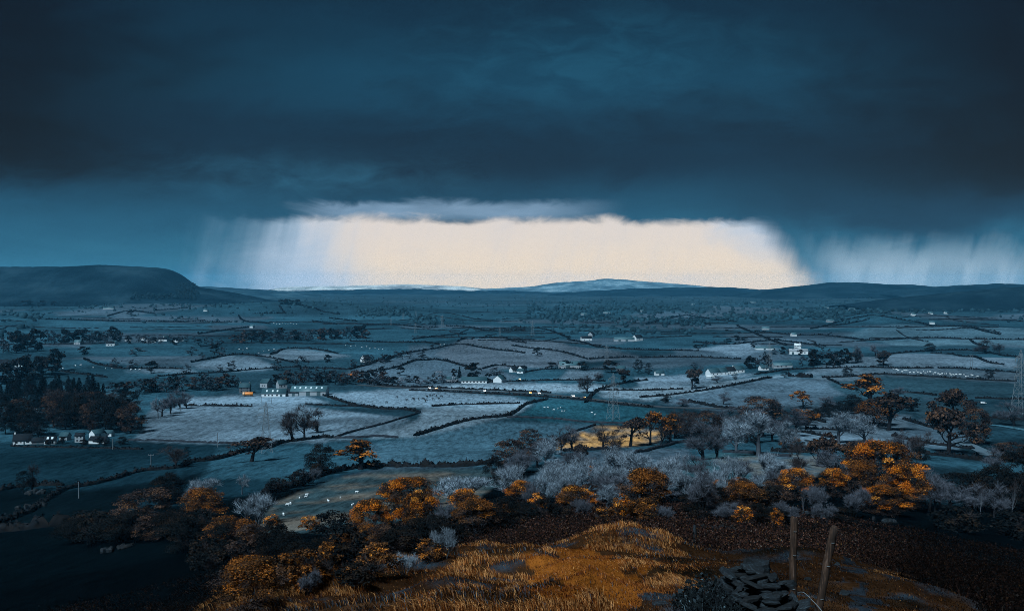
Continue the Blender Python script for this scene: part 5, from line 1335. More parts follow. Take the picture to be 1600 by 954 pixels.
# far farms
house(916, 532, 18, 9, 4.5, 8, 10, 'white farm on the far valley slope, with a taller roof behind', M_WHITE, M_SLATE, wins=[(-4, 2, 1.4, 1.4), (4, 2, 1.4, 1.4)], name='farmhouse')
house(924, 526, 10, 9, 5, 9, 60, 'pale gable behind the white farm on the far valley slope', M_GREYW, M_SLATE, wins=[(0, 2.4, 1.4, 1.4)])
house(975, 533, 34, 12, 4, 7, 0, 'long grey barn in the far white farm group', M_GREYW, M_TIN, doors=[(-8, 4, 3.6), (4, 4, 3.6)], name='barn', cat='barn')
house(996, 532, 16, 10, 5.5, 10, 40, 'white gabled farmhouse right of the long grey far barn', M_WHITE, M_SLATE, wins=[(0, 2.4, 1.6, 1.4)], name='farmhouse')
# the white village at the left and the cottages at the left edge
for k, (hx, hr, w_, d_, yw, wl, rf, lb) in enumerate([(172, 540, 12, 9, 20, M_WHITE, M_SLATE, 'brightest and largest, at its left end'), (179, 539, 10, 8, -30, M_WHITE, M_SLATEB, 'touching the brightest one'),
     (236, 535, 12, 9, 40, M_WHITE, M_SLATE, 'under dark trees at its middle'), (240, 533, 9, 8, -20, M_GREYW, M_SLATE, 'pale grey one behind the middle'),
     (254, 533, 14, 9, 15, M_WHITE, M_SLATE, 'right of the middle one'), (259, 531, 9, 8, 60, M_WHITE, M_SLATEB, 'small gable right of the middle'),
     (278, 534, 10, 9, -35, M_WHITE, M_SLATE, 'near its right end'), (282, 533, 8, 8, 30, M_GREYW, M_SLATE, 'at its right end'), (122, 538, 10, 8, 0, M_GREYW, M_TIN, 'small one apart at the far left'),
     (200, 533, 9, 7, 10, M_GREYW, M_SLATE, 'dim one between left end and middle'), (224, 531, 8, 7, -10, M_WHITE, M_SLATE, 'tiny one behind the middle')]):
    house(hx, hr, w_, d_, 4.0, 7.2, yw, 'white village house, ' + lb, wl, rf, wins=[(-2, 1.8, 1.1, 1.2), (2, 1.8, 1.1, 1.2)], group='white village in the left valley', name='village_house')
house(8, 574, 14, 9, 5, 9, -20, 'white house beside a black tree at the left edge', M_WHITE, M_SLATE, wins=[(-3, 2, 1.2, 1.2), (3, 2, 1.2, 1.2)])
house(34, 572, 13, 8, 4, 7.4, 12, 'white house right of the black tree at the left edge', M_WHITE, M_SLATE, wins=[(-3, 2, 1.2, 1.2), (3, 2, 1.2, 1.2)])
house(46, 574, 11, 8, 3.4, 6, -8, 'low white house, rightmost of three at the left edge', M_WHITE, M_SLATEB, wins=[(-2, 1.8, 1.2, 1.2), (2, 1.8, 1.2, 1.2)])
for hx, hr, w_, lb in [(170, 483, 44, 'long pale shed in the far left fields'), (321, 486, 14, 'tiny white house in the far left fields by dark trees'), (360, 471, 20, 'tiny pale house under the misty spur, left of two'),
                       (391, 471, 16, 'tiny pale house under the misty spur, right of two'), (394, 512, 10, 'tiny pale house at the left end of the mid valley hedge'),
                       (912, 492, 22, 'tiny white house in the far middle valley'), (948, 490, 26, 'tiny long pale house right of the far middle valley'), (1001, 487, 22, 'faint pale farm in the far valley below the pale summit'),
                       (1083, 476, 18, 'faint white speck of a house under the dark low ridge'), (1177, 473, 34, 'faint long house in the far wooded valley'),
                       (1291, 482, 26, 'small pale house under the tree lined hill, left of two'), (1331, 484, 28, 'small pale house under the tree lined hill, right of two'),
                       (1297, 503, 22, 'low pale farm left of the bright far field'), (1196, 515, 20, 'low pale farm by the slanting far hedge'),
                       (1456, 506, 14, 'tiny house behind the bright far field'), (1454, 491, 12, 'tiny white house under the dark nearer hill'),
                       (1427, 493, 12, 'tiny white house left of the one under the dark nearer hill'), (1478, 490, 12, 'tiny white house at the foot of the dark nearer hill'),
                       (1240, 525, 12, 'tiny pale shed on the far right hedge'), (1572, 474, 20, 'faint house on the dark nearer hill')]:
    house(hx, hr, w_ * .75, 9, 3.4, 6.4, _trng.uniform(-15, 15), lb, M_GREYW if w_ > 15 else M_WHITE, M_TIN, name='far_house')

# ------------------------------------------------------------------ orange trailer
M_ORANGE = mat_plain('orange_paint', (.85, .26, .04), .5, .4, .05, 1)
M_PALEO = mat_plain('pale_orange_panel', (.85, .50, .28), .5, .4, .05, 1)
M_TYRE = mat_plain('tyre', (.02, .02, .02), .9, .2, .1, 3)
p = at(389, 618)
o = bpy.data.objects.new('farm_trailer', None); COL.objects.link(o); o.location = (p[0], p[1] - 3, p[2]); o.rotation_euler = (0, 0, R(4))
tag(o, 'bright orange trailer parked in front of the tall stone farmhouse', 'trailer')
piece('body', M_ORANGE, o, (.8, 0, 2.2), (6.6, 2.4, 2.5)); piece('panel', M_PALEO, o, (-3.4, 0, 2.2), (1.8, 2.42, 2.5))
for wx in (-2.6, 2.2, 3.3):
    for wy in (-1, 1):
        b = MB(); b.tube([(0, -.15, 0), (0, .15, 0)], [.5, .5], 12); k = b.build('wheel', M_TYRE, o); k.location = (wx, wy, .5)

# ------------------------------------------------------------------ cars with their lights on
M_CARB = mat_plain('car_paint_dark', (.06, .08, .10), .3, .5, .05, 1)
M_CARW = mat_plain('car_paint_white', (.7, .72, .72), .3, .5, .05, 1)
M_HEADL = mat_plain('headlight_white', (.9, .9, .9), .3, .5, 0, 1, ((1, .97, .9), 3.0))
M_HEADO = mat_plain('headlight_amber', (.9, .6, .3), .3, .5, 0, 1, ((1, .5, .14), 3.0))
def car(px, row, yaw, paint, light, label, L=4.2, big=1.0):
    p = at(px, row)
    o = bpy.data.objects.new('parked_car' if light is None else 'car', None); COL.objects.link(o); o.location = (p[0], p[1], p[2] + .3); o.rotation_euler = (0, 0, R(yaw))
    tag(o, label, 'car', 'cars on the valley roads')
    s = L / 4.2
    pr = [(-2.1, .35), (2.1, .35), (2.1, .75), (1.9, .9), (1.0, .98), (.5, 1.45), (-1.0, 1.5), (-1.8, 1.0), (-2.1, .9)]
    b = MB(); n = len(pr)
    v = [(x * s, -.85 * s, z * s) for x, z in pr] + [(x * s, .85 * s, z * s) for x, z in pr]
    b.add(v, [list(range(n)), list(range(2 * n - 1, n - 1, -1))]); b.add(v, [(k, k + n, (k + 1) % n + n, (k + 1) % n) for k in range(n)])
    link('body', b.mesh('body', [paint], False, False), o)
    for wx in (-1.35, 1.35):
        for wy in (-.8, .8):
            b = MB(); b.tube([(0, -.1, 0), (0, .1, 0)], [.33 * s, .33 * s], 10); k = b.build('wheel', M_TYRE, o); k.location = (wx * s, wy * s, .33 * s)
    piece('windscreen', M_PANE, o, (.78 * s, 0, 1.22 * s), (.06, 1.4 * s, .55 * s), (0, -R(45), 0))
    if light is not None:
        for wy in (-.6, .6): piece('headlight', light, o, (2.12 * s, wy * s, .72 * s), (.12, .34 * big, .26 * big))
car(671, 607, -75, M_CARW, M_HEADL, 'car with white headlights, leftmost on the main road', big=1.5)
car(681, 607.5, -78, M_CARB, M_HEADO, 'car with amber lights next to the leftmost car on the main road', big=1.8)
car(757, 611.5, -80, M_CARW, M_HEADL, 'car with bright white lights, below the white gabled house', big=1.8)
car(828, 614.5, -82, M_CARB, M_HEADO, 'car with strong amber lights in the middle of the main road', big=2.2)
car(842, 615.5, -80, M_CARW, M_HEADL, 'car with white lights just right of the strong amber one', big=1.6)
car(895, 619.5, -70, M_CARW, M_HEADL, 'white lit car nearest the lane junction', big=1.8)
car(912, 622, -70, M_CARB, M_HEADO, 'small lit car beside the lane junction hedge', big=1.0)
car(812, 593.5, -88, M_CARW, M_HEADO, 'car with amber glow on the upper lane right of the white gabled house', big=1.8)
car(1536, 631, 10, M_CARW, None, 'pale parked car in the dim field at the right')

# ================================================================== pylons and poles
M_STEEL = mat_plain('galvanised_steel', (.17, .20, .22), .5, .4, .1, 1)
M_POLE = mat_plain('pole_wood', (.13, .15, .165), .9, .15, .2, 2)
M_GLASSI = mat_plain('insulator', (.15, .18, .18), .3, .5, .1, 1)
def pylon_meshes():
    H = 27.0; lv = [0, 4.5, 8.5, 12, 15, 17.5, 19.7, 21.8, 23.8, 25.5]; hw = lambda z: 2.5 * (1 - z / H) ** 1.05 * (1 if z < 15 else 1) + .32
    b = MB(); t, u = .22, .09
    for i in range(len(lv) - 1):
        z0, z1 = lv[i], lv[i + 1]; a, c = hw(z0), hw(z1)
        q0 = [(-a, -a, z0), (a, -a, z0), (a, a, z0), (-a, a, z0)]; q1 = [(-c, -c, z1), (c, -c, z1), (c, c, z1), (-c, c, z1)]
        for k in range(4):
            m = (k + 1) % 4
            b.bar(q0[k], q1[k], t); b.bar(q0[k], q1[m], u); b.bar(q0[m], q1[k], u); b.bar(q1[k], q1[m], u)
    for x in (-1, 1):
        for y in (-1, 1): b.bar((x * hw(25.5), y * hw(25.5), 25.5), (0, 0, 27.3), .16)
    tower = b.mesh('lattice_tower', [M_STEEL], False, False)
    arms = []
    for z, L in ((16.2, 4.1), (20.0, 4.7), (23.8, 3.7)):
        for s in (-1, 1):
            b = MB(); a = hw(z)
            for y in (-1, 1):
                b.bar((s * a, y * a, z), (s * L, 0, z), .16); b.bar((s * hw(z + 1.3), y * hw(z + 1.3), z + 1.3), (s * L, 0, z), .14)
            b.bar((s * L * .55, -a * .45, z), (s * L * .55, a * .45, z), .1)
            arms.append((b.mesh('cross_arm', [M_STEEL], False, False), z, s * L))
    ib = MB(); ib.tube([(0, 0, 0), (0, 0, -1.5)], [.12, .12], 6)
    return tower, arms, ib.mesh('insulator', [M_GLASSI], False, False)
TW, ARMS, INS = pylon_meshes()
def pylon(px, row, hpx, yaw, label):
    p = at(px, row); s = hpx * p[1] / F / 27.3
    o = bpy.data.objects.new('electricity_pylon', None); COL.objects.link(o); o.location = (p[0], p[1], p[2] - .2); o.rotation_euler = (0, 0, R(yaw)); o.scale = (s, s, s)
    tag(o, label, 'pylon', 'lattice pylons crossing the valley')
    link('lattice_tower', TW, o)
    for me, z, L in ARMS:
        a = link('cross_arm', me, o)
        link('insulator', INS, a, (L, 0, z))
pylon(416, 707, 82, 25, 'tall lattice pylon beside the broad brown oak, the left foreground one')
pylon(958, 655, 74, 35, 'lattice pylon standing in the right end of the teal sheep field')
pylon(948, 566, 28, 20, 'smaller lattice pylon above the farm trees')
pylon(1202, 580, 46, 30, 'lattice pylon right of the white terrace')
pylon(1594, 645, 100, 30, 'lattice pylon cut by the right edge of view')
pylon(832, 524, 24, 20, 'small lattice pylon in the middle valley')
pylon(691, 512, 21, 20, 'small lattice pylon on the conical hillock')
pylon(649, 520, 16, 20, 'small lattice pylon left of the conical hillock')
pylon(611, 508, 12, 20, 'tiny lattice pylon, leftmost of the far line')
pylon(630, 500, 12, 20, 'tiny far lattice pylon behind the conical hillock')
pylon(781, 525, 15, 20, 'tiny lattice pylon left of the small middle valley one')
pylon(650, 495, 10, 20, 'faint far lattice pylon above the hedges')
def pole(px, row, hpx, label, arm=True, k=1):
    p = at(px, row); h = hpx * p[1] / F
    o = bpy.data.objects.new('utility_pole', None); COL.objects.link(o); o.location = p
    tag(o, label, 'pole', 'wooden poles in the fields')
    for i in range(k):
        b = MB(); b.tube([(i * 2.2, 0, -.5), (i * 2.2, 0, h)], [.19, .14], 6); link('post', b.mesh('post', [M_POLE], False, False), o)
    if arm:
        b = MB(); b.bar((-1.3, 0, h - .4), (1.3 + 2.2 * (k - 1), 0, h - .4), .18); link('cross_arm', b.mesh('cross_arm', [M_POLE], False, False), o)
        for x in (-1.1, 0, 1.1):
            b = MB(); b.tube([(x, 0, h - .3), (x, 0, h + .1)], [.07, .07], 5); link('insulator', b.mesh('insulator', [M_GLASSI], False, False), o)
pole(236, 734, 25, 'wooden pole with a cross arm in the lower left field')
pole(340, 698, 23, 'plain pole at the bottom of the light grey field', False)
pole(176, 702, 17, 'plain pole by the right end of the left cottages', False)
pole(123, 778, 26, 'dim pole beside the lower left hedge', False)
pole(409, 630, 11, 'short pole under the farm, left of two', False)
pole(424, 630, 9, 'short pole under the farm, right of two', False)
pole(282, 642, 9, 'small pole at the left corner of the light grey field', False)
pole(869, 622, 11, 'small pole beside the main road hedge', False)
pole(1333, 567, 23, 'double wooden pole beside the grey bare tree', True, 2)
pole(1516, 578, 24, 'double wooden pole in the right hill field', True, 2)
pole(1369, 572, 18, 'plain pole left of the dark ivy covered tree', False)
pole(836, 603, 10, 'thin pole above the main road', False)

# ================================================================== animals
M_WOOL = mat_plain('wool', (.80, .82, .82), .95, .1, .06, 6)
M_HIDE = mat_plain('cattle_hide', (.018, .018, .020), .8, .2, .2, 4)
def beast(sx, leg, mat, woolly):
    """one skinned body: trunk, neck, head, tail and four jointed legs; length about sx metres"""
    me = bpy.data.meshes.new('body')
    h = leg; V_ = [(-.48, 0, h + .30), (-.15, 0, h + .30), (.22, 0, h + .31), (.46, 0, h + .34), (.62, 0, h + (.46 if woolly else .44)), (.80, 0, h + (.40 if woolly else .34)), (.92, 0, h + (.30 if woolly else .2)), (-.58, 0, h + .2)]
    rad = [.20, .25, .25, .20, .12, .10, .06, .03] if woolly else [.18, .21, .22, .19, .13, .10, .07, .025]
    E = [(0, 1), (1, 2), (2, 3), (3, 4), (4, 5), (5, 6), (0, 7)]
    for x, par, hind in ((-.40, 0, True), (.36, 3, False)):
        for y in (-.13, .13):
            n = len(V_)
            V_ += [(x, y, h + .12), (x + (-.06 if hind else .01), y, h * .5), (x, y, .02)]; rad += [.085, .042, .034]
            E += [(par, n), (n, n + 1), (n + 1, n + 2)]
    me.from_pydata([tuple(np.array(v) * (sx / 1.5)) for v in V_], E, [])
    o = bpy.data.objects.new('tmp', me); COL.objects.link(o)
    sk = o.modifiers.new('skin', 'SKIN'); 
    for k, d in enumerate(me.skin_vertices[0].data):
        d.radius = (rad[k] * sx / 1.5,) * 2; d.use_root = (k == 1)
    sb = o.modifiers.new('sub', 'SUBSURF'); sb.levels = 1; sb.render_levels = 1
    dg = bpy.context.evaluated_depsgraph_get(); m2 = bpy.data.meshes.new_from_object(o.evaluated_get(dg)); m2.name = 'body'
    m2.materials.clear(); m2.materials.append(mat)
    bpy.data.objects.remove(o); bpy.data.meshes.remove(me)
    return m2
SHEEP = beast(1.35, .34, M_WOOL, True); COW = beast(2.4, .55, M_HIDE, False)
def herd(pts, me, name, where, group, big=1.0):
    g = random.Random(len(pts) * 7 + 1)
    for k, (x, y) in enumerate(sorted(pts)):
        p = at(x, y); o = link(name, me, None, tuple(p), (0, 0, g.uniform(0, 6.283)), (big * g.uniform(.9, 1.12),) * 3)
        tag(o, f'{"white" if name == "sheep" else "black"} {name}, {ORD[k]} from the left {where}', name, group)
herd([(443, 805), (449, 790), (454, 788), (468, 779), (478, 777), (479, 774), (513, 784), (532, 779), (551, 790), (557, 770)], SHEEP, 'sheep', 'in the rough pasture', 'sheep in the rough pasture', .85)
herd([(851, 637), (856, 637), (872, 639), (876, 637), (878, 643), (882, 643), (925, 645), (930, 648), (865, 641)], SHEEP, 'sheep', 'in the teal field', 'sheep in the teal field', 1.2)
g_ = random.Random(4)
herd([(1397 + k * 3.75 + g_.uniform(-1.5, 1.5), 579 + k * .29 + g_.uniform(-2.2, 2.2)) for k in range(36)], SHEEP, 'sheep', 'in the right sheep field', 'sheep in the right sheep field', 1.7)
herd([(428 + k * 4.4, 505.5 + (k % 3) * .7) for k in range(9)], SHEEP, 'sheep', 'below the round hill', 'sheep below the round hill', 2.0)
herd([(540, 540), (548, 541), (556, 540.5), (565, 543), (573, 542), (578, 545), (586, 544), (592, 546), (598, 546), (688, 539), (694, 538)], SHEEP, 'sheep', 'on the far pasture right of the narrow wood', 'sheep on the far pasture', 1.8)
herd([(118, 572), (126, 571), (146, 575), (165, 576), (175, 576), (205, 578), (212, 578), (218, 578), (98, 576)], SHEEP, 'sheep', 'in the left valley pasture', 'sheep in the left valley pasture', 1.7)
herd([(374, 546), (380, 547), (386, 545), (404, 552), (412, 549), (420, 548), (428, 546)], SHEEP, 'sheep', 'above the pale hump field', 'sheep above the pale hump field', 1.7)
herd([(620, 622), (636, 627), (645, 625), (648, 626), (654, 625), (661, 624), (663, 625), (666, 627), (667, 621), (672, 619), (677, 619), (677, 625), (682, 620), (686, 624), (690, 621), (604, 630), (665, 628)], COW, 'cow', 'in the light field below the main road', 'cattle in the light field', 1.1)
# ================================================================== far woodland and hedgerow trees as one mass
rng = NP(404)
bm_v = []
cand = []
def scatter(x0, x1, r0, r1, n, hp, keep=None):
    px = rng.uniform(x0, x1, n); row = rng.uniform(r0, r1, n)
    P = ground_at(px, row); h = rng.uniform(*hp, n)
    cand.append(np.column_stack([P, h]))
scatter(-20, 1620, 463, 482, 2600, (4, 8))
scatter(-20, 1620, 482, 505, 700, (4, 8))
scatter(820, 1320, 470, 500, 1500, (6, 12))
scatter(860, 1100, 500, 524, 420, (6, 11))
scatter(1180, 1600, 470, 490, 700, (6, 12))
scatter(560, 640, 484, 494, 200, (6, 11)); scatter(640, 680, 494, 508, 120, (6, 11))
scatter(-20, 60, 488, 530, 160, (8, 13))
scatter(210, 300, 463, 469, 260, (7, 11))
_v = SCAR.reshape(-1, 3); _px = 800 + F * _v[:, 0] / _v[:, 1]; _row = 440 - F * _v[:, 2] / _v[:, 1]
_m = ((_px > 205) & (_px < 300) & (_row > 462 - np.clip((_px - 284) * 1.6, 0, 18)) & (_row < 468) & (_v[:, 1] < 4350)) | ((_px > 282) & (_px < 302) & (_row > 444) & (_row < 468) & (_v[:, 1] < 4400))
_p = _v[_m]; _p = np.repeat(_p, 3, axis=0) + rng.normal(0, 1, (len(_p) * 3, 3)) * np.array([9, 9, 1])
C_ = np.vstack(cand); _wood = np.column_stack([_p, rng.uniform(9, 15, len(_p))])
C_ = C_[np.hypot(C_[:, 0], C_[:, 1]) > 1500]
# gather into clumps and rows
nz = fbm(C_[:, 0] / 230, C_[:, 1] / 230, 3, 91); C_ = C_[(nz > .02) | (rng.uniform(0, 1, len(C_)) < .18)]
C_ = np.vstack([C_, _wood])
ic = np.array([(0, 0, 1), (.894, 0, .447), (.276, .851, .447), (-.724, .526, .447), (-.724, -.526, .447), (.276, -.851, .447), (.724, .526, -.447), (-.276, .851, -.447), (-.894, 0, -.447), (-.276, -.851, -.447), (.724, -.526, -.447)])
fc = [(0, 1, 2), (0, 2, 3), (0, 3, 4), (0, 4, 5), (0, 5, 1), (1, 6, 2), (2, 6, 7), (2, 7, 3), (3, 7, 8), (3, 8, 4), (4, 8, 9), (4, 9, 5), (5, 9, 10), (5, 10, 1), (1, 10, 6)]
n = len(C_); hh = C_[:, 3] * .8
v = ic[None] * (1 + rng.normal(0, .22, (n, 11)))[..., None] * (hh[:, None, None] * np.array([.62, .62, .5])) * rng.uniform(.8, 1.5, (n, 1, 1)) + C_[:, None, :3] + np.array([0, 0, 1]) * (hh * .45)[:, None, None]
f = (np.array(fc)[None] + np.arange(n)[:, None, None] * 11).reshape(-1, 3)
c = np.repeat(np.array((.016, .042, .054)) * rng.uniform(.5, 1.6, (n, 1)) * np.where(np.arange(n) >= n - len(_wood), .28, 1.0)[:, None], 11, axis=0)
o = link('woodland', mesh_np('woodland', v.reshape(-1, 3), f, [M_LEAF], c)); tag(o, 'far off woods and hedgerow trees spread over the back of the valley', 'woodland', kind='stuff')
# trees along the skyline ridges
# clump and small woods that are told apart by eye are built tree by tree above
# ================================================================== the grassy knoll in front
M_GRASS = mat_col('dry_grass', .8, .10, 0.0, .25)
rng = NP(909)
GP, TP, PP = NEARZ['grass'], NEARZ['turf'], NEARZ['path']
def sample(n, r0, r1, a0=-31, a1=31, power=1.0):
    """points on the hillside, thinning out with distance"""
    r = r0 * (r1 / r0) ** rng.uniform(0, 1, n); a = np.radians(rng.uniform(a0, a1, n))
    return r * np.sin(a), r * np.cos(a)
def blades(x, y, h, w_, lean, col, bend=.5):
    n = len(x); z = height(x, y)
    P0 = np.stack([x, y, z - .03], -1)
    yaw = rng.uniform(0, 6.283, n); sd_ = np.stack([np.cos(yaw), np.sin(yaw), 0 * yaw], -1) * (w_ / 2)[:, None]
    d = lean + rng.normal(0, .22, (n, 2))
    m = P0 + np.concatenate([d * (h * .28)[:, None], (h * .62)[:, None]], -1)
    t = P0 + np.concatenate([d * (h * (.28 + bend))[:, None], (h * (1 - .32 * np.minimum(1, np.linalg.norm(d, axis=1))))[:, None]], -1)
    v = np.stack([P0 - sd_, P0 + sd_, m + sd_ * .75, m - sd_ * .75, t], 1).reshape(-1, 3)
    i = np.arange(n)[:, None] * 5
    return v, i + np.array([[0, 1, 2, 3]]), i + np.array([[3, 2, 4]]), np.repeat(col, 5, axis=0)
N_ = 640000
x, y = sample(N_, 10.2, 36, -24, 31)
k = knoll(x, y); x, y = x[k], y[k]
path = inpoly(x, y, PP); turf = inpoly(x + .8 * fbm(x, y, 3, 65), y + 1.5 * fbm(x + 50, y, 3, 66), TP)
tus = .55 * tussock(x, y) + .35 * fbm(x / .5, y / .5, 2, 71); pat = fbm(x / 3.2, y / 3.2, 3, 72)
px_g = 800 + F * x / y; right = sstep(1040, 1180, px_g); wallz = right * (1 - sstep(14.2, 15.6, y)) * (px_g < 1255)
dens = sstep(-.08, .34, tus + .7 * pat) * (1 - .35 * right) * (1 - .85 * wallz) ; short = rng.uniform(0, 1, len(x)) > dens; dens = np.maximum(dens, (.34 + .26 * right) * (1 - .7 * wallz)); dens = np.where(turf, .75, dens); dens = np.where(path, .14, dens)
k = rng.uniform(0, 1, len(x)) < dens
x, y, path, turf, tus, pat, right, wallz, short = (q_[k] for q_ in (x, y, path, turf, tus, pat, right, wallz, short))
n = len(x)
h = np.where(turf, rng.uniform(.03, .10, n), rng.uniform(.03, .09, n) + .27 * np.clip(tus + .45 * pat - .06, 0, 1) * rng.uniform(.5, 1.2, n)) * (1 - .62 * right) * (1 - .4 * wallz)
h = np.where(path, h * .35, h); h = np.where(short, rng.uniform(.03, .09, n), h)
pal = np.array([(.50, .17, .042), (.30, .078, .011), (.17, .040, .007), (.86, .40, .14), (.075, .026, .007), (.028, .013, .006), (.10, .135, .17)])
wt = np.array([.17, .22, .22, .07, .16, .11, .05])
pick = rng.choice(len(pal), n, p=wt)
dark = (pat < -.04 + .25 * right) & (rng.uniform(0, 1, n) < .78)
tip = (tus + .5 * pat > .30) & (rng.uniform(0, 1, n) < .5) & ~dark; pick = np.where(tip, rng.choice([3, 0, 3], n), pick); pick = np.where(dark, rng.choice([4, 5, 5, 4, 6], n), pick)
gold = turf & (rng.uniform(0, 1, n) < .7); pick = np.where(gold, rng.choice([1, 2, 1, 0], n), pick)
col = pal[pick] * (rng.uniform(.5, 1.25, n) * (.75 + .5 * np.clip(tus + .2, 0, 1)))[:, None] * (1 - .58 * right)[:, None] * (1 - .55 * (1 - sstep(420, 760, 800 + F * x / y)))[:, None]  # falls off to left and right: edge darkening painted into the blades
lean = np.stack([-.55 - .4 * fbm(x / 4, y / 4, 2, 75), -.10 + .45 * fbm(x / 2.3, y / 2.3, 2, 76)], -1)
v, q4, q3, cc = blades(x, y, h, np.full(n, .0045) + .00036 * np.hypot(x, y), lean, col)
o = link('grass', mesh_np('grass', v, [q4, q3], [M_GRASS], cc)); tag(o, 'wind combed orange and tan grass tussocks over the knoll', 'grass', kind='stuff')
print('grass blades', n)

# ------------------------------------------------------------------ bracken and heather on the dark slope
x, y = sample(78000, 13, 150, -30, 31)
r = np.hypot(x, y); px_ = 800 + F * x / y
k = ~knoll(x, y) & (fbm(x / 3.5, y / 3.5, 3, 81) > np.where(px_ < 560, -.05, -.25)) & (r > 13) & ((px_ > 560) | (r > 24))
x, y, r, px_ = x[k], y[k], r[k], px_[k]
n = len(x); z = height(x, y); m = 6
hgt = rng.uniform(.25, .65, n) * (1 + .5 * fbm(x / 6, y / 6, 2, 82)) * np.where(r < 40, .75, 1)
P = np.repeat(np.stack([x, y, z], -1), m, axis=0) + rng.normal(0, 1, (n * m, 3)) * np.repeat(.20 + r * .0016, m)[:, None] * np.array([1, 1, 0]) + np.stack([np.zeros(n * m), np.zeros(n * m), np.repeat(hgt, m) * rng.uniform(.2, 1.1, n * m)], -1)
nq = n * m
pb = np.array(HEA + [(.20, .09, .03), (.012, .011, .011), (.16, .12, .10)]); wl = np.array([.24, .24, .12, .22, .03, .11, .04])
c = pb[rng.choice(len(pb), n * m, p=wl)] * rng.uniform(.5, 1.4, n * m)[:, None]
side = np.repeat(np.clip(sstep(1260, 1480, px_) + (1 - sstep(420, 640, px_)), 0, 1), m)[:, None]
c = c * .50 * (1 - .80 * side) * (1 + .8 * np.repeat(fbm(x / 4.5, y / 4.5, 3, 84), m))[:, None].clip(.15, 2)  # side factor paints the dark edges of view into the bracken
# drooping fronds among small dead leaves and heather sprigs lying every way
bx_, by_ = P[:, 0], P[:, 1]; rr_ = np.repeat(r, m); fr = rng.uniform(0, 1, nq) < .30
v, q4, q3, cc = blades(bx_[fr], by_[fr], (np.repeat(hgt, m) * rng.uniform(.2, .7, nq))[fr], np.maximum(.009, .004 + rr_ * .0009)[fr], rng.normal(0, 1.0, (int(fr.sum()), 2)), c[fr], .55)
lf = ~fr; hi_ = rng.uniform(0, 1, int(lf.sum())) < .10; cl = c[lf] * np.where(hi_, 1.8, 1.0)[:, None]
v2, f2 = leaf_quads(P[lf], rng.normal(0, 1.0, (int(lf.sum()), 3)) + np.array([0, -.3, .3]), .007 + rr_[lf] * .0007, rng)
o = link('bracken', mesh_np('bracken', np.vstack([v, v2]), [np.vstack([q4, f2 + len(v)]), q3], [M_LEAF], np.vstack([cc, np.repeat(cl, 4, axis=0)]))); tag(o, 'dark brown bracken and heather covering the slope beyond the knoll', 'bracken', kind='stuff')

# ------------------------------------------------------------------ stones
M_ROCK, t_, b_ = mat_new('slate_stone', .75, .35); TREE[0] = t_
tcn = t_.nodes.new('ShaderNodeTexCoord'); oi = t_.nodes.new('ShaderNodeObjectInfo')
def rn(sc, d):
    nn = t_.nodes.new('ShaderNodeTexNoise'); nn.inputs['Scale'].default_value = sc; nn.inputs['Detail'].default_value = d; nn.inputs['Roughness'].default_value = .65
    t_.links.new(tcn.outputs['Object'], nn.inputs['Vector']); return V(nn.outputs['Fac'])
r1, r2 = rn(4, 6), rn(14, 5)
cr = ramp(r1 * .6 + r2 * .4, [(.38, (.002, .0025, .003)), (.54, (.005, .008, .011)), (.64, (.032, .052, .064)), (.80, (.12, .16, .17))])
hs = t_.nodes.new('ShaderNodeHueSaturation'); put(hs.inputs['Value'], V(oi.outputs['Random']) * 1.1 + .35); t_.links.new(cr.k, hs.inputs['Color'])
t_.links.new(hs.outputs[0], b_.inputs['Base Color'])
bp = t_.nodes.new('ShaderNodeBump'); bp.inputs['Strength'].default_value = .6; bp.inputs['Distance'].default_value = .02
t_.links.new(r2.k, bp.inputs['Height']); t_.links.new(bp.outputs[0], b_.inputs['Normal'])
import bmesh
def slab_mesh(seed, flat=True):
    """a split slate slab: broken outline, bevelled top and bottom faces"""
    g = random.Random(seed); bm = bmesh.new(); n = g.randint(6, 8)
    ang = sorted(g.uniform(0, 6.283) for _ in range(n)); pts = []
    for k in range(n):
        a = (k + g.uniform(-.3, .3)) / n * 6.283; rr = g.uniform(.75, 1.1)
        pts.append((math.cos(a) * rr * .5, math.sin(a) * rr * .5))
    for zz, s in ((-.5, .86), (-.28, 1.0), (.25, .97), (.5, .84)):
        dx_, dy_ = g.uniform(-.04, .04), g.uniform(-.04, .04)
        for a, b in pts: bm.verts.new((a * s + dx_, b * s + dy_, zz + g.uniform(-.10, .10)))
    bmesh.ops.convex_hull(bm, input=bm.verts)
    me = bpy.data.meshes.new('stone'); bm.to_mesh(me); bm.free(); me.materials.append(M_ROCK)
    return me
SLABS = [slab_mesh(s) for s in range(14)]
gr = random.Random(33)
wx, wy = 3.05, 12.7
wall = bpy.data.objects.new('drystone_wall', None); COL.objects.link(wall); wall.location = (wx, wy, float(height(wx, wy)))
tag(wall, 'tumbled end of a dark slate drystone wall beside the upright post', 'wall')
ns = 0
for layer in range(15):
    zt = layer * .040; sh_ = 1 - (layer / 15) ** 1.1 * .78
    per = max(4, int(22 * sh_ ** 1.2))
    for k in range(per):
        a = (k + gr.uniform(-.4, .4)) / per * 6.283; e = gr.uniform(.72, 1.08) if k % 4 else gr.uniform(.1, .6)
        lx, ly = math.cos(a) * .62 * sh_ * e + .10 * (layer / 15) + gr.gauss(0, .05), math.sin(a) * 1.15 * sh_ * e + gr.gauss(0, .06)
        zg = float(height(wx + lx, wy + ly)) - float(wall.location.z)
        L, Wd, T = gr.uniform(.16, .44), gr.uniform(.11, .25), gr.uniform(.025, .06)
        s_ = link('stone', gr.choice(SLABS), wall, (lx, ly, zg * .8 + zt + .03), (gr.gauss(0, .13) + .12 * math.sin(a) * (1 - sh_), gr.gauss(0, .13) - .14 * math.cos(a), a + 1.57 + gr.gauss(0, .5)), (L, Wd, T)); ns += 1
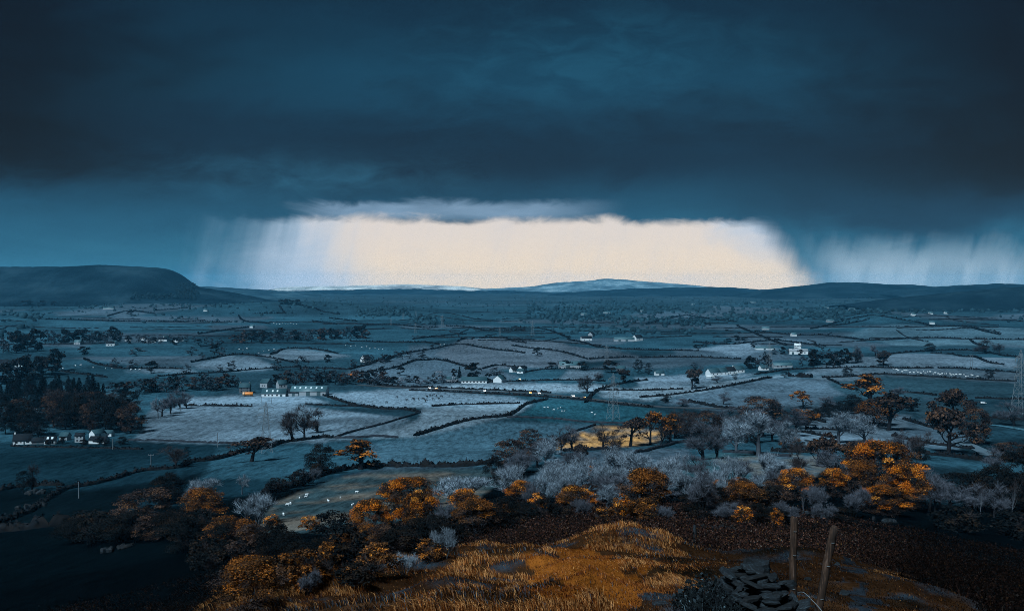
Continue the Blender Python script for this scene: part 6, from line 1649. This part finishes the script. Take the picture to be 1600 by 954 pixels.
for lx, ly, lz, rot, sc in [(.10, .10, .78, (.10, -.06, .2), (.40, .34, .15)), (-.22, -.05, .70, (.3, .42, .6), (.50, .30, .07)), (.02, -.18, .70, (.06, .30, .3), (.58, .24, .06)),
                            (.34, -.12, .55, (-.05, -.2, .1), (.46, .3, .08)), (-.34, -.35, .50, (.25, .5, .4), (.5, .3, .08)), (.25, -.55, .42, (.1, -.1, .0), (.52, .3, .07)),
                            (-.05, -.75, .34, (.2, .45, .5), (.55, .28, .12)), (-.3, -.95, .24, (.3, .5, .9), (.45, .26, .10)), (.30, -.95, .22, (.2, -.2, .3), (.5, .3, .09))]:
    link('stone', gr.choice(SLABS), wall, (lx, ly, lz * .78 - .07), rot, sc); ns += 1
print('wall stones', ns)
# loose stones lying in the grass
for k, (px, row, s, lb) in enumerate([(1292, 874, .42, 'pale flat stone in the grass between the two posts, upper one'), (1308, 882, .5, 'broad flat stone just right of the leaning post'),
     (1262, 905, .45, 'flat slate stone between the two posts, middle one'), (1318, 928, .62, 'wide blue stone right of the foot of the leaning post'), (1335, 944, .5, 'blue stone at the bottom edge right of the leaning post'),
     (1030, 944, .75, 'large half buried rock with grass over it left of the wall'), (1082, 916, .26, 'small bright blue stone at the left foot of the wall'), (1100, 938, .4, 'flat stone below the small bright blue stone'),
     (1330, 893, .3, 'small stone on the bare path'), (1350, 912, .35, 'stone at the right side of the bare path'), (1228, 868, .35, 'small stone just left of the upright post'),
     (1212, 858, .3, 'small pale stone behind the wall end'), (1160, 858, .35, 'low stone at the grass edge behind the wall'), (1270, 948, .4, 'dark stone at the bottom edge between the posts'), (61, 946, .8, 'small pale stone alone on the dark slope at the bottom left')]):
    p = at(px, row); o = link('loose_stone', SLABS[k % 14], None, (p[0], p[1], p[2] + s * .015), (gr.gauss(0, .12), gr.gauss(0, .12), gr.uniform(0, 6)), (s * .42, s * .30, s * .08)); tag(o, lb, 'stone', 'loose stones in the grass')
# gatepost stone and a heap of rocks on the edge of the slope
p = at(1085, 846); b = MB(); hh_ = 26 * p[1] / F; b.tube([(0, 0, -.2), (.02, 0, hh_ * .5), (0, .02, hh_ * .95), (0, 0, hh_)], [.09, .085, .08, .055], 7)
o = b.build('stone_gatepost', M_ROCK); o.location = p; tag(o, 'pale upright stone post where the grass meets the dark slope', 'post')
hp = bpy.data.objects.new('collapsed_wall', None); COL.objects.link(hp); p = at(1105, 826); hp.location = p; tag(hp, 'low line of fallen wall stones right of the pale stone post', 'wall')
for k in range(26):
    dx_ = k * .11 - .8 + gr.uniform(-.1, .1); dy_ = gr.uniform(-.4, .4); zg = float(height(p[0] + dx_, p[1] + dy_)) - p[2]
    link('stone', gr.choice(SLABS), hp, (dx_, dy_, zg + gr.uniform(.05, .30)), (gr.gauss(0, .2), gr.gauss(0, .2), gr.uniform(0, 6)), (gr.uniform(.3, .5), gr.uniform(.2, .35), gr.uniform(.12, .2)))
for px, row, lb in [(1380, 815, 'pale broken rocks on the shadowed slope right of the leaning post'), (1272, 806, 'pale broken rocks on the slope between the posts and the orange trees'), (200, 823, 'pale broken wall stones in the dark lower left'), (183, 858, 'pale stones on the black slope at lower left'), (60, 770, 'pale stone heap at the left field wall'), (45, 794, 'fallen stones in the left field wall')]:
    p = at(px, row); r0_ = bpy.data.objects.new('rock_heap', None); COL.objects.link(r0_); r0_.location = p; tag(r0_, lb, 'rocks')
    s = p[1] / 60
    for k in range(9):
        dx_, dy_ = gr.uniform(-1, 1) * .7 * s, gr.uniform(-1, 1) * .5 * s; zg = float(height(p[0] + dx_, p[1] + dy_)) - p[2]
        link('stone', gr.choice(SLABS), r0_, (dx_, dy_, zg + .10 * s), (gr.gauss(0, .25), gr.gauss(0, .25), gr.uniform(0, 6)), (gr.uniform(.3, .7) * s, gr.uniform(.25, .45) * s, gr.uniform(.15, .3) * s))

# ------------------------------------------------------------------ leafy plant on the left of the wall
b = MB(); m = 1000
a_ = rng.uniform(0, 6.283, m); rr = np.sqrt(rng.uniform(0, 1, m)); bx = wx - .66 + np.cos(a_) * rr * .40; by = wy - .5 + np.sin(a_) * rr * 1.0
hz_ = .40 * (1 - rr ** 2 * .8) * rng.uniform(.1, 1.1, m)
pc = np.array([(.008, .011, .012), (.022, .032, .038), (.004, .005, .006), (.10, .15, .17)])[rng.choice(4, m, p=[.48, .18, .30, .04])]
v, f = leaf_quads(np.stack([bx, by, height(bx, by) + hz_], -1), rng.normal(0, .9, (m, 3)) + np.array([0, -.5, .5]), rng.uniform(.012, .036, m), rng)
b.add(v, f, np.repeat(pc, 4, axis=0))
v, q4, q3, cc = blades(bx[:700], by[:700], hz_[:700] + .12, np.full(700, .008), rng.normal(0, .6, (700, 2)), pc[:700] * 1.5, .6)
b.add(v, q4, cc); b.f.setdefault(3, []).append(q3 + b.n - len(v))
o = b.build('bramble', M_LEAF); tag(o, 'dark small leaved bramble growing over the left side of the wall', 'bramble', kind='stuff')

# ------------------------------------------------------------------ two fence posts and a slack wire
M_WOOD, t_, b_ = mat_new('weathered_post', .85, .2); TREE[0] = t_
tcn = t_.nodes.new('ShaderNodeTexCoord'); mp = t_.nodes.new('ShaderNodeMapping'); mp.inputs['Scale'].default_value = (1, 1, .07); t_.links.new(tcn.outputs['Object'], mp.inputs[0])
nn = t_.nodes.new('ShaderNodeTexNoise'); nn.inputs['Scale'].default_value = 38; nn.inputs['Detail'].default_value = 5; nn.inputs['Roughness'].default_value = .7; t_.links.new(mp.outputs[0], nn.inputs['Vector'])
n2 = t_.nodes.new('ShaderNodeTexNoise'); n2.inputs['Scale'].default_value = 3.2; n2.inputs['Detail'].default_value = 3; t_.links.new(tcn.outputs['Object'], n2.inputs['Vector'])
cw = ramp(V(nn.outputs['Fac']) * .65 + V(n2.outputs['Fac']) * .35, [(.36, (.006, .005, .005)), (.50, (.028, .017, .012)), (.60, (.10, .05, .028)), (.76, (.22, .20, .20))])
t_.links.new(cw.k, b_.inputs['Base Color'])
bp = t_.nodes.new('ShaderNodeBump'); bp.inputs['Strength'].default_value = .8; bp.inputs['Distance'].default_value = .01; t_.links.new(nn.outputs['Fac'], bp.inputs['Height']); t_.links.new(bp.outputs[0], b_.inputs['Normal'])
M_WIRE = mat_plain('rusty_wire', (.16, .18, .19), .5, .5, .2, 20)
def post(pxt, rowt, pxb, D, rad, label):
    u = ray(pxt, rowt); u = u / u[1]; top = u * D
    bx = (pxb - 800) / F * D; foot = np.array([bx, D, float(height(bx, D))])
    o = bpy.data.objects.new('fence_post', None); COL.objects.link(o); o.location = foot; tag(o, label, 'post', 'posts of the broken fence')
    d = top - foot; g = NP(int(pxt)); n = 14; tt = np.linspace(-.12, 1, n)
    P = d[None] * tt[:, None] + g.normal(0, .004, (n, 3)); rr = rad * (1 + g.normal(0, .04, n)); rr = np.append(rr, rad * .86); P = np.vstack([P, d * 1.006])
    b = MB(); b.tube(P, rr, 11); link('shaft', b.mesh('shaft', [M_WOOD], False, False), o)
    for t in (.28, .62, .86):
        c = d * t; b = MB(); b.tube([c + np.array([-.02, -rad - .003, .01]), c + np.array([0, -rad - .018, .012]), c + np.array([.02, -rad - .003, .01])], [.0035] * 3, 5); link('staple', b.mesh('staple', [M_WIRE], False, False), o)
    return foot, top
f1, t1 = post(1241.5, 808, 1240.5, 12.9, .046, 'upright weathered fence post beside the drystone wall')
f2, t2 = post(1303.5, 826, 1278, 12.3, .050, 'fence post leaning to the right, the right one of two')
P = [t1 * .25 + f1 * .75 + np.array([.05, -.05, 0])]
for px, row, D in ((1256, 925, 12.6), (1270, 938, 12.3), (1282, 951, 12.0), (1300, 975, 11.6)):
    u = ray(px, row); P.append(u / u[1] * D)
b = MB(); b.tube(densify(P, 6), [.006] * (len(densify(P, 6))), 5); o = b.build('fence_wire', M_WIRE); tag(o, 'slack wire hanging from the foot of the upright post', 'wire')
# ================================================================== haze
hz_m = bpy.data.materials.new('haze_air'); hz_m.use_nodes = True
ht = hz_m.node_tree; ht.nodes.clear()
pv = ht.nodes.new('ShaderNodeVolumePrincipled')
pv.inputs['Color'].default_value = (0.13, 0.55, 0.9, 1); pv.inputs['Density'].default_value = HAZE
pv.inputs['Anisotropy'].default_value = 0.0
ho = ht.nodes.new('ShaderNodeOutputMaterial'); ht.links.new(pv.outputs[0], ho.inputs['Volume'])
zmin = min(float(gz.min()), -110) - 1.5
hb = MB(); hb.box((0, 0, (zmin + 84) / 2), (26400, 26400, 84 - zmin))
hzo = hb.build('haze', hz_m)
tag(hzo, 'thin blue rain haze over the whole valley', 'haze', kind='stuff')
